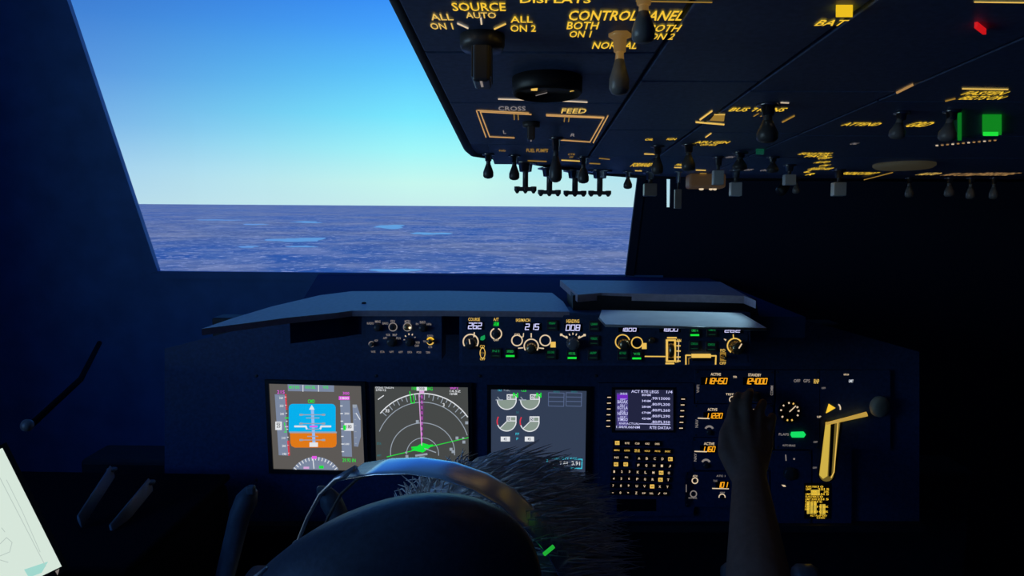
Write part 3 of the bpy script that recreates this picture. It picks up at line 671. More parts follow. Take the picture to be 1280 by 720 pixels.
for x, s_ in ((685, '3.92'), (699.5, '2.88'), (714.3, '3.91')): u.text(b, s_, x, 576, x + 10.5, 581, Z + .0005, WHT)
u.text(b, 'TOT', 684, 586.7, 691, 590, Z + .0005, CYN); u.text(b, '10.7', 696, 585.6, 708.5, 591.3, Z + .0005, WHT)
b.build('symbology', u.e)

# ------------------------------------------------------------------ control display unit
cu_ = MIPF.unit('control_display_unit', 806, 642, 'keypad unit with small violet text screen right of the engine display', 'control unit')
b = MB(); cu_.rect(b, 748, 478, 866, 643, .008, PANEL, -.002); cu_.rect(b, 764, 483, 843, 539, .010, BLACK, .008); b.build('body', cu_.e)
b = MB(); cu_.rect(b, 768.5, 486, 840, 536, .0106, SCD, .010); cu_.rect(b, 770, 489.5, 784, 531, .0108, em('dim violet', (70, 62, 125)))
Z = .0112
u = cu_
u.text(b, 'ACT RTE LEGS', 788, 486.3, 822, 489.8, Z, LAV); u.text(b, '1/4', 831.5, 486.8, 839, 490.3, Z, LAV)
u.rect(b, 770.5, 491.5, 783.5, 498, Z - .0002, PUR); u.text(b, '355', 774, 489.5, 783, 492, Z, LAV)
for i in range(5):
    y_ = 492 + i * 7.3
    u.text(b, ('80NM', '34NM', '28NM', '67NM', '42NM')[i], 801, y_ - 1, 812, y_ + 1.6, Z, LAV)
    u.text(b, ('.99/15000', '.80/FL200', '.80/FL260', '.80/FL290', '.80/FL350')[i], 813, y_ + 3, 836, y_ + 6.2, Z, LAV)
    if i: u.text(b, ('', 'BADAX', 'KOTLA', 'NEVRU', 'TIMSO')[i], 771, y_ - .6, 783.5, y_ + 3.4, Z, LAV)
    u.text(b, str(350 + i) + '°', 774, y_ + 4.5, 782, y_ + 6.5, Z, LAV) if i < 4 else None
u.text(b, 'RNP/ACTUAL', 773, 526.5, 798, 529, Z, LAV); u.line(b, [(798, 528), (836, 528.7)], .9, Z, LAV)
u.text(b, '1.00/0.06NM', 769.5, 530.5, 798.5, 533.5, Z, LAV); u.text(b, 'RTE DATA>', 811, 531, 837, 534.5, Z, LAV)
b.build('screen', cu_.e)
for i in range(6):
    for x in (760.5 - i * .25, 852 - i * .5):
        y_ = 495 + i * 7.2 + (2.2 if x > 800 else 0); b = MB(); c = u.L(x, y_); k_ = u.k(x, y_); b.box((c.x, c.y, .010), (6 * k_, 4.4 * k_, .004), BLACK, .0006)
        u.line(b, [(x - 2, y_), (x + 2, y_)], 1.1, .0123, CREAM); b.build('line_key', u.e)
def key(x, y, w, h, txt, m=CREAM, lit=False, tw=2.4, th=3):
    b = MB(); c = u.L(x, y); k_ = u.k(x, y); b.box((c.x, c.y, .010), (w * k_, h * k_, .004), BLACK, .0006)
    if lit: u.rect(b, x - 2.7, y - 2.4, x + 2.7, y + 2.4, .0122, GOLD); u.text(b, txt, x - 1.8, y - 1.2, x + 1.8, y + 1.2, .0124, BLACK)
    else: u.text(b, txt, x - tw / 2, y - th / 2, x + tw / 2, y + th / 2, .0123, m)
    b.build('key', u.e)
for i, s_ in enumerate(('INIT REF', 'RTE', 'CLB', 'CRZ', 'DES')): key(770.5 + i * 12.4, 551.5 + i * .3, 10, 6.5, s_, GOLD if i == 0 else CREAM, i == 0, 5.5, 2.2)
for i, s_ in enumerate(('MENU', 'LEGS', 'DEP ARR', 'HOLD', 'PROG', 'EXEC')): key(770 + i * 12.6, 560.5 + i * .3, 10, 6.5, s_, GOLD, False, 6.5, 2 if i != 2 else 3.6)
key(769.5, 569.5, 9, 6, 'N1', CREAM, False, 5, 2.5); key(782, 569.3, 9, 6, 'FIX', CREAM, False, 4, 2)
key(769, 578, 9, 6, 'PREV', GOLD, True); key(781, 578, 9, 6, 'NEXT', GOLD, True)
al = 'ABCDEFGHIJKLMNOPQRSTUVWXYZ'
for i in range(29):
    r_ = i // 5; c_ = i % 5; x = 797.5 - r_ * .7 + c_ * (9.7 - .05 * r_); y = 570.5 + r_ * 8.6 + c_ * .25
    s_ = (list(al) + ['SP', 'DEL', '/'])[i]
    if s_ == 'SP': s_ = 'SP'
    litk = i in (4, 13, 18, 22)
    key(x, y, 7.2, 6.4, s_, CREAM if not litk else GOLD, litk, 2.6 if len(s_) == 1 else 4.5, 3 if len(s_) == 1 else 2)
key(830, 614, 7.2, 6.4, 'CLR', CREAM, False, 4.5, 2)
for i, s_ in enumerate('123456789.0-'):
    r_ = i // 3; c_ = i % 3; key(766.7 - r_ * .6 + c_ * 9.5, 587 + r_ * 8.7, 7, 6.4, s_, CREAM, False, 1.9, 2.8 if s_.isdigit() else .9)
b = MB(); u.rect(b, 770, 622, 819, 637, .0088, SCREENOFF, .008); b.build('annunciator', u.e)

# ------------------------------------------------------------------ radio column
def radio(name, label, x0, y0, x1, y1, cat='radio'):
    u = MIPF.unit(name, (x0 + x1) / 2, y1, label, cat)
    b = MB(); u.rect(b, x0, y0, x1, y1, .008, PANEL, -.002); b.build('faceplate', u.e)
    for x, y in ((x0 + 2.5, y0 + 2.5), (x1 - 2.5, y0 + 2.5), (x0 + 2.5, y1 - 2.5), (x1 - 2.5, y1 - 2.5)):
        b = MB(); c = u.L(x, y); b.lathe([(.0018, .008), (.0018, .009), (.0008, .0094)], (c.x, c.y, 0), KNOB, 8); b.build('screw', u.e)
    return u
Z = .0086
def readout(u, t, x0, y0, x1, y1):
    b = MB(); u.rect(b, x0 - 2, y0 - 1.5, x1 + 2, y1 + 1.5, Z, SCREENOFF, .008); u.seg(b, t, x0, y0, x1, y1, Z + .0004, ORNG, .2); b.build('digital_readout', u.e)
u = radio('radio_panel', 'top radio panel with active 118.450 and standby 124.000 readouts', 868, 462, 966, 503)
readout(u, '118450', 877, 471.8, 907.5, 478.5); readout(u, '124000', 929, 472, 957, 478.8)
b = MB(); u.text(b, 'ACTIVE', 887, 465.2, 899.5, 468.6, Z, CREAM); u.text(b, 'STANDBY', 933.5, 466, 949.5, 469.5, Z, CREAM); u.text(b, 'TFR', 914.5, 469, 919.5, 471.5, Z, CREAM)
u.text(b, 'VHF1', 866.3 + 3, 480, 869.8 + 3, 490, Z, CREAMD, True); u.text(b, 'COMM', 961, 481, 964.5, 493, Z, CREAMD, True); u.text(b, 'TEST', 905.5, 490.5, 915.5, 493, Z, CREAM); u.arc(b, 914, 498.3, 3.8, 0, 360, 1, Z, CREAM)
b.build('lettering', u.e)
u.knob('tuning_knob', 942, 494, 6, .018, KNOB); u.knob('test_button', 914, 498.3, 2.6, .004, KNOB)
u = radio('radio_panel', 'second radio panel down with active 112.20 readout beside the reaching hand', 866, 504, 964, 545)
readout(u, '11220', 880, 515.3, 901.5, 521.3); readout(u, '11070', 926, 515.5, 950, 521.8)
b = MB(); u.text(b, 'ACTIVE', 883, 509, 895, 512.3, Z, CREAM); u.text(b, 'STANDBY', 935.5, 510, 945, 513, Z, CREAM); u.text(b, 'TFR', 910.5, 513, 915, 515.2, Z, CREAM); u.line(b, [(871, 521.3), (885, 521.8)], 1.3, Z + .0005, CREAM)
u.text(b, 'NAV', 862.7 + 5, 523, 866.5 + 5, 533, Z, CREAMD, True); u.arc(b, 885, 536.5, 5, 25, 155, 2.4, Z, CREAMD)
b.build('lettering', u.e); u.knob('tuning_knob', 885, 539, 3.6, .012, KNOB); u.knob('tuning_knob', 940, 534, 6, .016, KNOB)
u = radio('radio_panel', 'third radio panel down with active 116.0 readout', 864, 546, 962, 586)
readout(u, '1160', 875.5, 556.8, 892.5, 562.8)
b = MB(); u.text(b, 'ACTIVE', 878.5, 551.5, 891.5, 554.8, Z, CREAM); u.line(b, [(867, 562.5), (882, 563)], 1.3, Z + .0005, CREAM); u.text(b, 'NAV', 866, 565, 869.5, 575, Z, CREAMD, True); u.arc(b, 881, 578, 5, 25, 155, 2.4, Z, CREAMD)
b.build('lettering', u.e); u.knob('tuning_knob', 881, 580, 3.6, .012, KNOB)
u = radio('transponder_panel', 'lowest radio-column panel with 101 readout and two dark dials at left', 855, 588, 960, 632, 'control panel')
readout(u, '101', 895, 601, 908, 607.3)
b = MB(); u.text(b, 'ATC', 864.5, 592.2, 870.5, 594.3, Z, CREAM); u.arc(b, 867.3, 599, 3.5, 0, 360, 1.2, Z, CREAM); u.text(b, 'XPNDR', 859, 619.5, 870, 621.5, Z, CREAMD); u.arc(b, 865.5, 615.5, 3.8, 0, 360, 1.2, Z, CREAMD)
u.text(b, 'ATC 1', 894, 592, 905, 594.3, Z, CREAMD); u.line(b, [(889, 608.5), (909, 609)], 1.1, Z + .0005, CREAM); u.text(b, 'IDENT', 898.5, 613, 904.5, 615, Z, CREAMD); u.arc(b, 901, 619.5, 3.8, -10, 190, 1.1, Z, CREAM); u.line(b, [(856.5, 604), (856.5, 613)], .9, Z, CREAMD); u.text(b, 'TCAS', 890, 598, 895, 600.5, Z, CREAMD)
b.build('lettering', u.e); u.knob('mode_knob', 867.3, 599, 2.6, .008, CHROME); u.knob('mode_knob', 865.5, 615.5, 2.8, .008, CHROME); u.knob('code_knob', 901, 619.5, 3, .01, KNOB)

# ------------------------------------------------------------------ brake gauge panel and landing gear panel
u = radio('gauge_panel', 'narrow dark panel with white-ticked round gauge and bright green light', 968, 462, 1022, 560, 'gauge panel')
b = MB()
for a in (5, 30, 65, 95, 135, 170, 215, 255, 285, 335):
    u.arc(b, 984.5, 513, 11, a - 5, a + 5, 2.4, Z + .002, CREAM if a not in (65, 285, 255) else GOLD, 3)
u.text(b, 'OFF', 990, 468 + 5, 998, 477, Z, CREAMD); u.text(b, 'GPS', 1002, 473, 1010, 477, Z, CREAMD); u.text(b, 'RNP', 1015, 473, 1021.5, 478.5, Z, GOLD)
u.text(b, 'FLAPS', 971.5, 540, 984, 543, Z, CREAMD); u.text(b, 'AUTO BRAKE', 976, 554, 992, 556.5, Z, CREAMD)
b.build('lettering', u.e)
b = MB(); c = u.L(984.5, 513); k_ = u.k(984, 513); b.lathe([(14 * k_, .008), (14 * k_, .011), (12.5 * k_, .0125), (12 * k_, .0095), (.001, .0095)], (c.x, c.y, 0), BLACK, 32); g_ = b.build('gauge', u.e)
b = MB(); u.line(b, [(984.5, 513), (992, 506)], 1.2, .0105, CREAM); b.build('needle', g_)
b = MB(); u.poly(b, [(987, 538.5), (1002, 538), (1004.5, 541.5), (1002, 545), (987.5, 545), (986, 542)], .011, em('green lamp', (20, 215, 95), 1.1), .008); b.build('indicator_or_glint', u.e)
b = MB(); c = u.L(982, 569); 
u = radio('brake_panel', 'lower dark panel with a small white selector mark below the green light', 962, 562, 1012, 652, 'control panel')
b = MB(); u.line(b, [(980, 567), (980.5, 574)], 1.2, Z, CREAMD); u.rect(b, 989.5, 571, 991.5, 573, Z, CREAMD); u.poly(b, [(975, 604), (979, 604.5), (980.5, 606.5), (977, 606.5)], Z, CREAM); b.build('lettering', u.e)
u.knob('selector_knob', 985, 590, 8, .014, KNOB)
gp = MIPF.unit('landing_gear_panel', 1050, 656, 'dark landing gear panel with gold lit lever slot', 'gear panel')
u = gp
b = MB(); u.rect(b, 1014, 560, 1062, 652, .008, PANEL, -.002); u.rect(b, 1023, 462, 1110, 560, .008, PANEL, -.002); b.build('faceplate', u.e)
def stad(x0, y0, x1, y1, w, n=8):
    pts = [(x0 - w / 2, y0), (x0 + w / 2, y0)]
    for i in range(n + 1): a = -math.pi * i / n; pts.append((x1 + w / 2 * math.cos(a), y1 - w / 2 * math.sin(a)))
    return pts
b = MB(); u.poly(b, stad(1040, 524, 1031, 590, 22), .0088, BLACK, .008); u.poly(b, stad(1038.5, 526, 1030.5, 591, 18), .0094, em('dark gold backlight', (105, 88, 35)), .0088)
u.poly(b, [(1029.5, 526), (1035.5, 526), (1031.5, 593), (1026, 596.5), (1021.5, 592)], .0100, em('gold slot light', (205, 175, 70)), .0094)
u.poly(b, [(1036, 526), (1040.5, 526), (1036.5, 592), (1033, 594)], .0100, BLACK, .0094)
u.line(b, [(1044.5, 526), (1039.5, 588), (1036, 595)], 1.3, .0102, GOLD); b.build('lever_slot', u.e)
b = MB(); u.poly(b, [(1030, 515), (1033.5, 503.5), (1041.5, 508.5), (1033, 513.5)], .010, AMB, .008); u.arc(b, 1041, 509, 6.5, -15, 50, 1.6, .010, CREAM, 6)
u.text(b, 'UP', 1019, 518 + .5, 1024, 521, .0086, CREAM); u.text(b, 'LANDING GEAR', 1052, 466, 1058.5, 468.2, .0086, CREAM); u.text(b, 'LIMIT', 1058.5, 473.5, 1064, 477, .0086, WHT)
for x, y in ((1027, 484), (1017, 551), (1013 + 3, 583)): u.text(b, 'OFF', x - 2.5, y - 1.2, x + 2.5, y + 1.2, .0086, CREAMD)
b.build('lettering', u.e)
# lever stands out of the slot toward the pilot
lv = MB()
l0 = u.L(1029, 528); l1 = u.L(1077, 514.5); kk = u.k(1050, 520)
lv.tube([(l0.x, l0.y, .012), (l0.x * .5 + l1.x * .5, (l0.y + l1.y) / 2, .016), (l1.x, l1.y, .02)], [.0028, .0034, .0045], mat('glowing gold lever', (.8, .62, .3), .35, .6, emit=s2l((205, 165, 70)), es=.8), 12)  # emission gives the lever its gold lit look
lo = lv.build('lever', u.e)
b = MB(); w0 = u.L(1092, 505); b.lathe([(.004, -.008), (.016, -.008), (.0195, -.004), (.0195, .004), (.016, .008), (.005, .008)], (w0.x, w0.y, .022), mat('clear wheel knob', (.62, .55, .36), .3), 32, rot=Matrix.Rotation(.35, 3, 'Y')); b.build('wheel_knob', lo)
b = MB()
u.rect(b, 1003, 602, 1036, 646, .0094, BLACK, .008)
rnd = random.Random(5)
for r_ in range(11):
    y_ = 605 + r_ * 3.1
    for c_ in range(4):
        x_ = 1005 + c_ * 7.4 - r_ * .15
        if rnd.random() < .85 and not (r_ > 6 and c_ == 2 and r_ % 2): u.text(b, ('FLAPS', '230K', '25', '190K', 'LIMIT', '15', '10', '200')[(r_ * 4 + c_ * 3) % 8], x_, y_, x_ + 6.6, y_ + 2.5, .0098, AMB)
for x0, x1, y0, y1 in ((1011, 1022, 610, 617), (1006, 1018, 625, 640), (1022, 1029, 628, 641)): u.rect(b, x0, y0, x1, y1, .0097, em('placard yellow', (200, 170, 60)))
for x in (1010, 1014, 1025): u.line(b, [(x, 624), (x - .5, 641)], .7, .0099, BLACK)
u.text(b, 'ALT FLAP EXT', 1010, 641.2, 1031, 643.3, .0098, AMB); u.text(b, '230K', 1018, 644, 1029, 645.8, .0098, AMB)
b.build('placard', u.e)

# ------------------------------------------------------------------ overhead panel
oh = OHF.unit('overhead_panel', 900, 190, 'large dark overhead panel full of amber lettering and switches', 'overhead panel')
u = oh
VP = Vector((655, 316))
def along(px, py, f): p = Vector((px, py)); return tuple(VP + (p - VP) * f)
left = u.L(585, 190)
outl = [(left.x - .005, .9)]       # runs back over the camera
ul = u.L(495, 0); ud = (ul - left) / (ul - left).y; outl = [tuple(left + ud * 1.35)] + [tuple(u.L(x, y)) for x, y in ((585, 190), (592, 196), (620, 200), (650, 203.5), (700, 212), (740, 218.5), (800, 223), (900, 226), (1300, 227.5))]
rt = u.L(1300, 227.5); outl += [(rt.x, left.y + 1.35)]
b = MB(); b.prism(outl, -.09, -.004, OHP); b.build('housing', u.e)
# rim round the edge
b = MB(); rim = [Vector((p[0], p[1], -.006)) for p in outl]; b.tube(rim[:-1], .006, TRIM, 10); b.build('edge_rim', u.e)
xmin, xmax = left.x, rt.x
colx = [left.x + .006] + [u.L(x, y).x for x, y in ((800, 100), (920, 125))] + [u.L(1110, 120).x, rt.x - .01]
rows = [left.y + 1.3] + [u.L(700, y).y for y in (-30, 66, 129, 181, 206)]
fronty = lambda x: max([q[1] for q in outl[1:-1] if True and abs(q[0] - x) < .12] or [rows[-1]])
for ci in range(4):
    rws = rows if ci == 0 else [rows[0], rows[1], u.L(900, 90 + ci * 12).y, u.L(900, 160 + ci * 3).y, u.L(900, 196).y, u.L(900, 218).y]
    for ri in range(len(rws) - 1):
        x0, x1, y1, y0 = colx[ci] + .0015, colx[ci + 1] - .0015, rws[ri] - .0015, rws[ri + 1] + .0015
        if ci == 0 and ri == 4: x0 += .02
        b = MB(); b.box(((x0 + x1) / 2, (y0 + y1) / 2, -.002), (x1 - x0, y1 - y0, .004), OHP2, .001); b.build('module_plate', u.e)
for sx in (xmin + .1, xmax - .1):
    b = MB(); b.box((sx, left.y + .45, -.36), (.04, .5, .54), TRIM, .005)
    for v in b.v: v.z = max(v.z, -.62)
    b.build('mounting_bracket', u.e)
Z = .0006
lt = MB(); T = lambda s_, x0, y0, x1, y1, m_=AMB: u.text(lt, s_, x0, y0, x1, y1, Z, m_)
Ln = lambda pts, w, m_=GOLD, c=False: u.line(lt, pts, w, Z, m_, c)
T('DISPLAYS', 650, -7, 739, 2.5); T('SOURCE', 565, 2, 632, 12.5); T('AUTO', 582, 14, 620, 21.5, GOLD)
T('ALL', 538, 16, 566, 24, GOLD); T('ON 1', 538, 27.5, 566, 35.5, GOLD); T('ALL', 638, 19, 666, 27); T('ON 2', 638, 30, 670, 38.5)
Ln([(572, 28), (585, 34)], 2, CREAM); Ln([(601, 21), (602, 29)], 2, CREAM); Ln([(618, 35), (632, 28.5)], 2.2)
T('CONTROL PANEL', 711, 12, 855, 24.5); T('BOTH', 709, 26, 748, 35.5); T('ON 1', 712, 37.5, 739, 45.5); T('BOTH', 812, 29.5, 850, 38.5); T('ON 2', 812, 40.5, 843, 48.5); T('NORMAL', 741, 51.5, 797, 60)
Ln([(795, 0), (890, 1.5)], 1.5, AMBD)
Ln([(623, 123), (656, 124)], 1.4, CREAM); Ln([(701, 125.3), (734, 127)], 1.4, CREAM)
T('CROSS', 623, 132.3, 657, 137.6, CREAMD); T('FEED', 702, 135, 733, 141, GOLD)
for p in ([(595.5, 137.5), (607.5, 171)], [(600.5, 139.5), (612, 170.3), (643, 171.8)], [(600, 139), (664, 142.5)], [(597, 137.3), (661, 140.5)],
          [(683, 142.5), (755, 145.8)], [(683, 144), (755, 147)], [(760, 144), (741.5, 178)], [(755, 146), (737.5, 177), (701, 174.5)]): Ln(p, 1.2, em('dim gold line', (205, 155, 90)))
for x in (642.5, 647.5): Ln([(x, 142), (x + .4, 149)], 1.1, AMBD)
for x in (706, 711.5): Ln([(x, 145), (x - .8, 151.5)], 1.1, AMBD)
T('L', 629, 162.5, 632.5, 166.5, CREAMD); T('R', 713.5, 166.5, 719, 170, CREAMD)
T('FUEL PUMPS', 658, 185.5, 685, 189.8, AMBD); Ln([(660, 200.4), (683, 201.5)], 1.1, AMBD); Ln([(702, 199.8), (725, 201)], 1.2, GOLD); Ln([(737, 203.8), (750, 204.5)], 1.1, AMBD); Ln([(749, 197.5), (762, 198.8)], .9, AMBD)
T('CTR', 710, 191.5, 719, 193.5, AMBD); T('OFF', 711.5, 195, 716.5, 197, AMBD); T('FWD', 624, 187, 632, 189, AMBD)
T('OIL', 806.5, 172.8, 817, 175); T('IGN', 834, 172.2, 845, 174.5); Ln([(805.5, 192), (818.5, 192.4)], 1.2); T('FORWARD', 790, 203.5, 815, 208); Ln([(794, 213), (802, 213.3)], 1); T('FWD', 845, 204.5, 855, 207); Ln([(843, 209), (855, 209.2)], 1)
Ln([(870, 152), (905, 155)], 2); Ln([(875, 149), (890, 138)], 2, GOLD); T('APU GEN', 870, 176, 911, 178.8); T('OFF BUS', 875.5, 179.5, 896, 181.5); Ln([(882, 171), (889, 166)], 1.3); Ln([(870, 212.2), (882, 212.6)], 1.1); Ln([(875, 216.4), (883, 216.6)], 1, AMBD)
u.poly(lt, [(893, 142.5), (906, 142.5), (905, 151), (887, 150)], Z, AMBD); Ln([(893, 142.5), (906, 142.5)], 1.3)
T('BUS TRANS', 913, 134, 982, 138.6); Ln([(976, 127.6), (986, 128)], 1.2, CREAM); Ln([(978, 152), (993, 144)], 1.8, AMBD); T('11', 944, 141, 955, 145, AMBD)
T('BAT', 1022, 23.5, 1057, 31); Ln([(1218, 1), (1290, 2)], 1.6, GOLD)
Ln([(1203, 110), (1260, 111)], 1.6); T('FASTEN', 1206, 113.5, 1257, 118); T('BELTS ON', 1203, 119.3, 1254, 123.8)
T('ATTEND', 1055, 152.8, 1100, 156.6); T('GRD', 1137, 152, 1163, 158); Ln([(1182, 125.5), (1194, 122.5)], 1.6, AMBD); Ln([(1121, 115), (1141, 105)], 3, em('tan glow', (165, 125, 75)))
for i, (x0, x1, y) in enumerate(((1000, 1038, 191.7), (1008, 1038, 194.7), (1024, 1037, 197.3), (1020, 1036, 202.3), (1026, 1035, 206.5), (1013, 1040, 210.5), (1008, 1016, 214), (1010, 1018, 217.5))):
    T(('ISOLATION', 'PACK', 'OFF', 'AUTO', 'ON', 'BLEED AIR', 'L', 'R')[i], x0, y - 1.3, x1, y + 1.3)
T('ENGINE START', 1052, 215, 1095, 218); Ln([(1080, 224.3), (1116, 215.2)], 1, AMBD); T('AUTO', 1150, 215.6, 1173, 218.6, GOLD); T('AIR COND', 1182, 216, 1222, 219.4, em('tan glow', (165, 125, 75))); T('PRESSURE', 1224, 215.5, 1268, 219, em('tan glow', (165, 125, 75)))
for i in range(12): Ln([(1170 + i * 6.6, 181.5 - i * .6), (1172.5 + i * 6.6, 181.4 - i * .6)], 1.3, em('tan glow', (165, 125, 75)) if i % 3 else CREAM)
for x, y, s_ in ((935, 212, 'OFF'), (955, 212.5, 'ON'), (912, 196, 'GEN'), (1068, 179, 'CALL')): T(s_, x - 4, y - 1, x + 5, y + 1, CREAMD)
lt.build('lettering', u.e)

def oh_len(px, py, tip):
    c = hit(px, py, OHF.o, OHF.n); return (tip - py) / F * (c - CAM).dot(fwd) / (OHF.n.dot(-up) - OHF.n.dot(fwd) * (tip - 360) / F * 0 + 1e-6)
def toggle(px, py, tip, wpx, kind='round', m=KNOB, shaft=None, dx=0, cap=None):
    c = u.L(px, py); h = oh_len(px, py, tip); k_ = u.k(px, py); r = wpx / 2 * k_
    dep = k_ * F
    rot = Matrix.Rotation(math.atan2(dx * k_, h), 3, 'Y')
    b = MB(); b.lathe([(r * 1.15, 0), (r * 1.15, .002), (r * .7, .0025), (r * .6, h * .3)], (c.x, c.y, 0), CHROME if shaft is None else shaft, 6)
    if kind == 'round':
        b.lathe([(r * .42, 0), (r * .42, h * .35), (r * .55, h * .6)], (c.x, c.y, 0), shaft or m, 12, rot)
        o = b.build('toggle_switch', u.e)
        b = MB(); b.lathe([(r * .45, h * .42), (r * .8, h * .62), (r, h * .74), (r, h * .9), (r * .75, h * .97), (r * .3, h)], (c.x, c.y, 0), m, 16, rot); b.build('tip', o)
    elif kind == 'tee':
        b.lathe([(r * .28, 0), (r * .28, h * .8)], (c.x, c.y, 0), m, 10)
        o = b.build('toggle_switch', u.e)
        b = MB(); b.box((c.x, c.y, h * .86), (r * 2.0, r * .5, h * .13), m, r * .05)
        for sx in (-.82, 0, .82): b.lathe([(r * .3, h * .78), (r * .3, h * .9), (r * .1, h)], (c.x + sx * r, c.y, 0), m, 8)
        b.build('winged_guard', o)
    elif kind == 'paddle':
        b.lathe([(r * .3, 0), (r * .3, h * .6)], (c.x, c.y, 0), m, 10)
        o = b.build('toggle_switch', u.e)
        b = MB(); b.box((c.x, c.y, h * .72), (r * 1.9, r * 1.3, h * .5), cap or m, r * .12); b.build('paddle', o)
    return o
GREYW = mat('pale switch cap', (.62, .66, .68), .35)
for a in ((610.5, 192, 223, 13), (643, 194, 225, 13), (695, 172, 227.5, 16), (729.5, 196, 229, 14), (785, 214, 236, 11)): toggle(*a)
for a in ((657, 203, 241.5, 25), (687, 210, 245, 26), (719, 213, 245.5, 26), (750, 213, 245.5, 26)): toggle(*a, kind='tee')
# display source selector, large
def selector(px, py, tip, w, name='selector_knob'):
    c = u.L(px, py); k_ = u.k(px, py); h = oh_len(px, py, tip); r = w / 2 * k_
    b = MB(); b.lathe([(r, 0), (r, h * .2), (r * .93, h * .28), (r * .5, h * .3)], (c.x, c.y, 0), KNOB, 32)
    b.box((c.x, c.y, h * .6), (r * .75, r * 1.7, h * .8), KNOB, r * .14)
    for s_ in (-1, 1): b.box((c.x + s_ * r * .40, c.y, h * .55), (r * .08, r * 1.5, h * .7), KNOB, r * .03)
    o = b.build(name, u.e); q = MB(); q.box((c.x, c.y + r * .3, h * 1.005), (r * .1, r * .9, .0006), CREAMD); q.build('pointer_line', o); return o
selector(603, 45, 106, 56)
toggle(775, 42, 118, 25, m=KNOBG, shaft=mat('amber lit shaft', (.6, .45, .25), .35, .3, emit=s2l((120, 88, 40)), es=.7)); toggle(805, -14, 53, 29, m=KNOBG, shaft=mat('amber lit shaft', (0, 0, 0)))  # emission gives the shaft its amber lit look
# fuel temperature gauge
c = u.L(684, 98); k_ = u.k(684, 98); b = MB(); r = 44 * k_
b.lathe([(r, 0), (r, .010), (r * .93, .012), (r * .9, .008), (.001, .008)], (c.x, c.y, 0), BLACK, 40); g_ = b.build('fuel_temperature_gauge', u.e)
b = MB()
for x, y, s_ in ((645, 96, '<'), (668, 96, '-'), (717, 97.5, '>')): u.text(b, s_, x - 4, y - 2.5, x + 4, y + 2.5, .0085, GOLD)
u.line(b, [(684, 100), (670, 104)], 1, .009, CREAMD); b.build('dial_marks', g_)
selector(664, 153, 176, 22, 'crossfeed_knob')
# right-hand switches
for a in ((822, 182, 218, 15), (861, 180, 214, 17), (960, 130, 178, 26), (925, 190, 213, 18), (966, 196, 216, 15)): toggle(*a, m=KNOB)
for a in ((1127, 140, 174, 19), (1190, 138, 177, 21)): toggle(*a, m=mat('smoky knob plastic', (.18, .18, .2), .35), dx=-6)
for a in ((1137, 222, 247, 10), (1187, 222, 246, 12), (1214, 222, 249, 11), (1243, 222, 249, 11), (995.5, 222, 242, 9)): toggle(*a, m=KNOBG)
for a, cp in (((813, 215, 246, 17), KNOBG), ((898, 196, 232, 14), GREYW), ((920, 212, 246, 15), GREYW), ((987, 206, 232, 15), GREYW), ((1049, 212, 246, 17), GREYW), ((848, 214, 262, 9), KNOBG)): toggle(*a, kind='paddle', cap=cp)
# lamps
for x0, y0, x1, y1, cc_, nm in ((1045, 6, 1066, 14, (235, 190, 30), 'amber'), (1218, 28, 1232, 36, (200, 20, 25), 'red'), (1228, 143, 1252, 165, (15, 130, 30), 'green'), (1229, 161, 1248, 165.5, (30, 225, 60), 'bright green'), (1197, 138, 1202, 172, (10, 110, 30), 'dark green'), (945, 186, 955, 190, (8, 60, 45), 'teal')):
    b = MB(); u.poly(b, [(x0, y0), (x1, y0), (x1, y1), (x0, y1)] if nm != 'red' else [(x0, y0), (x0 + 4, y0 - 1), (x1 + 1, y1), (x1 - 3, y1 + .5)], .003 if nm != 'bright green' else .0035, em('overhead ' + nm + ' lamp', cc_), 0); tag(b.build('indicator_or_glint', u.e), nm + ' indicator light')
# electrical meter box at the front edge
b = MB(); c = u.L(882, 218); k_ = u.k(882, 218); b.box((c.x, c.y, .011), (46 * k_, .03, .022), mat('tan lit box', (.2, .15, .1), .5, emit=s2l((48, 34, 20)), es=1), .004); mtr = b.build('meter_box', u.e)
b = MB()
for dx_, w_ in ((-5, 3), (7, 2.4), (12, 2.4)): b.lathe([(w_ * k_, 0), (w_ * k_, .002), (w_ * k_ * .5, .003)], (c.x + dx_ * k_, c.y - .0, .0215), CREAM, 10)
b.build('lamp', mtr)
# dome light disc
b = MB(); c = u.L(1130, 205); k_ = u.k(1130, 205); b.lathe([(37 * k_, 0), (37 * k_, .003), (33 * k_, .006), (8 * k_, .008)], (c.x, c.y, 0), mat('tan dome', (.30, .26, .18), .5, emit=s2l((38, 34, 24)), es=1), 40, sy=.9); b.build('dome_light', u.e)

# ------------------------------------------------------------------ tablet on the side window
tb = [(3, 560), (77, 708), (-55, 772), (-129, 622)]
to = P(20, 650, .75); tn = (CAM - to).normalized() + Vector((.1, 0, .1)); TF = Face(to, tn, (3, 560), (77, 708))
u = TF.unit('tablet', 77, 708, 'bright pale tablet showing a chart at the lower left corner', 'tablet')
b = MB(); cxm = sum(p[0] for p in tb) / 4; cym = sum(p[1] for p in tb) / 4
u.poly(b, [(cxm + (x - cxm) * 1.07 + 3, cym + (y - cym) * 1.07) for x, y in tb], 0, BLACK, -.009); b.build('case', u.e)
b = MB(); u.poly(b, tb, .0006, em('pale green white screen', (214, 230, 218)), 0)
gy = em('chart grey', (185, 200, 192))
u.line(b, [(-30, 540), (57, 708)], 1, .0009, gy); u.line(b, [(8, 600), (28, 640), (50, 690)], .9, .0009, gy)
u.poly(b, [(30, 712), (60, 702), (52, 716), (36, 722)], .0009, em('chart teal', (160, 215, 205)))
for pp in ([(0, 680), (8, 672), (15, 678), (12, 690), (0, 695)], [(2, 660), (6, 665)], [(0, 700), (10, 703)]): u.line(b, pp, 1, .0009, gy)
b.build('screen', u.e)
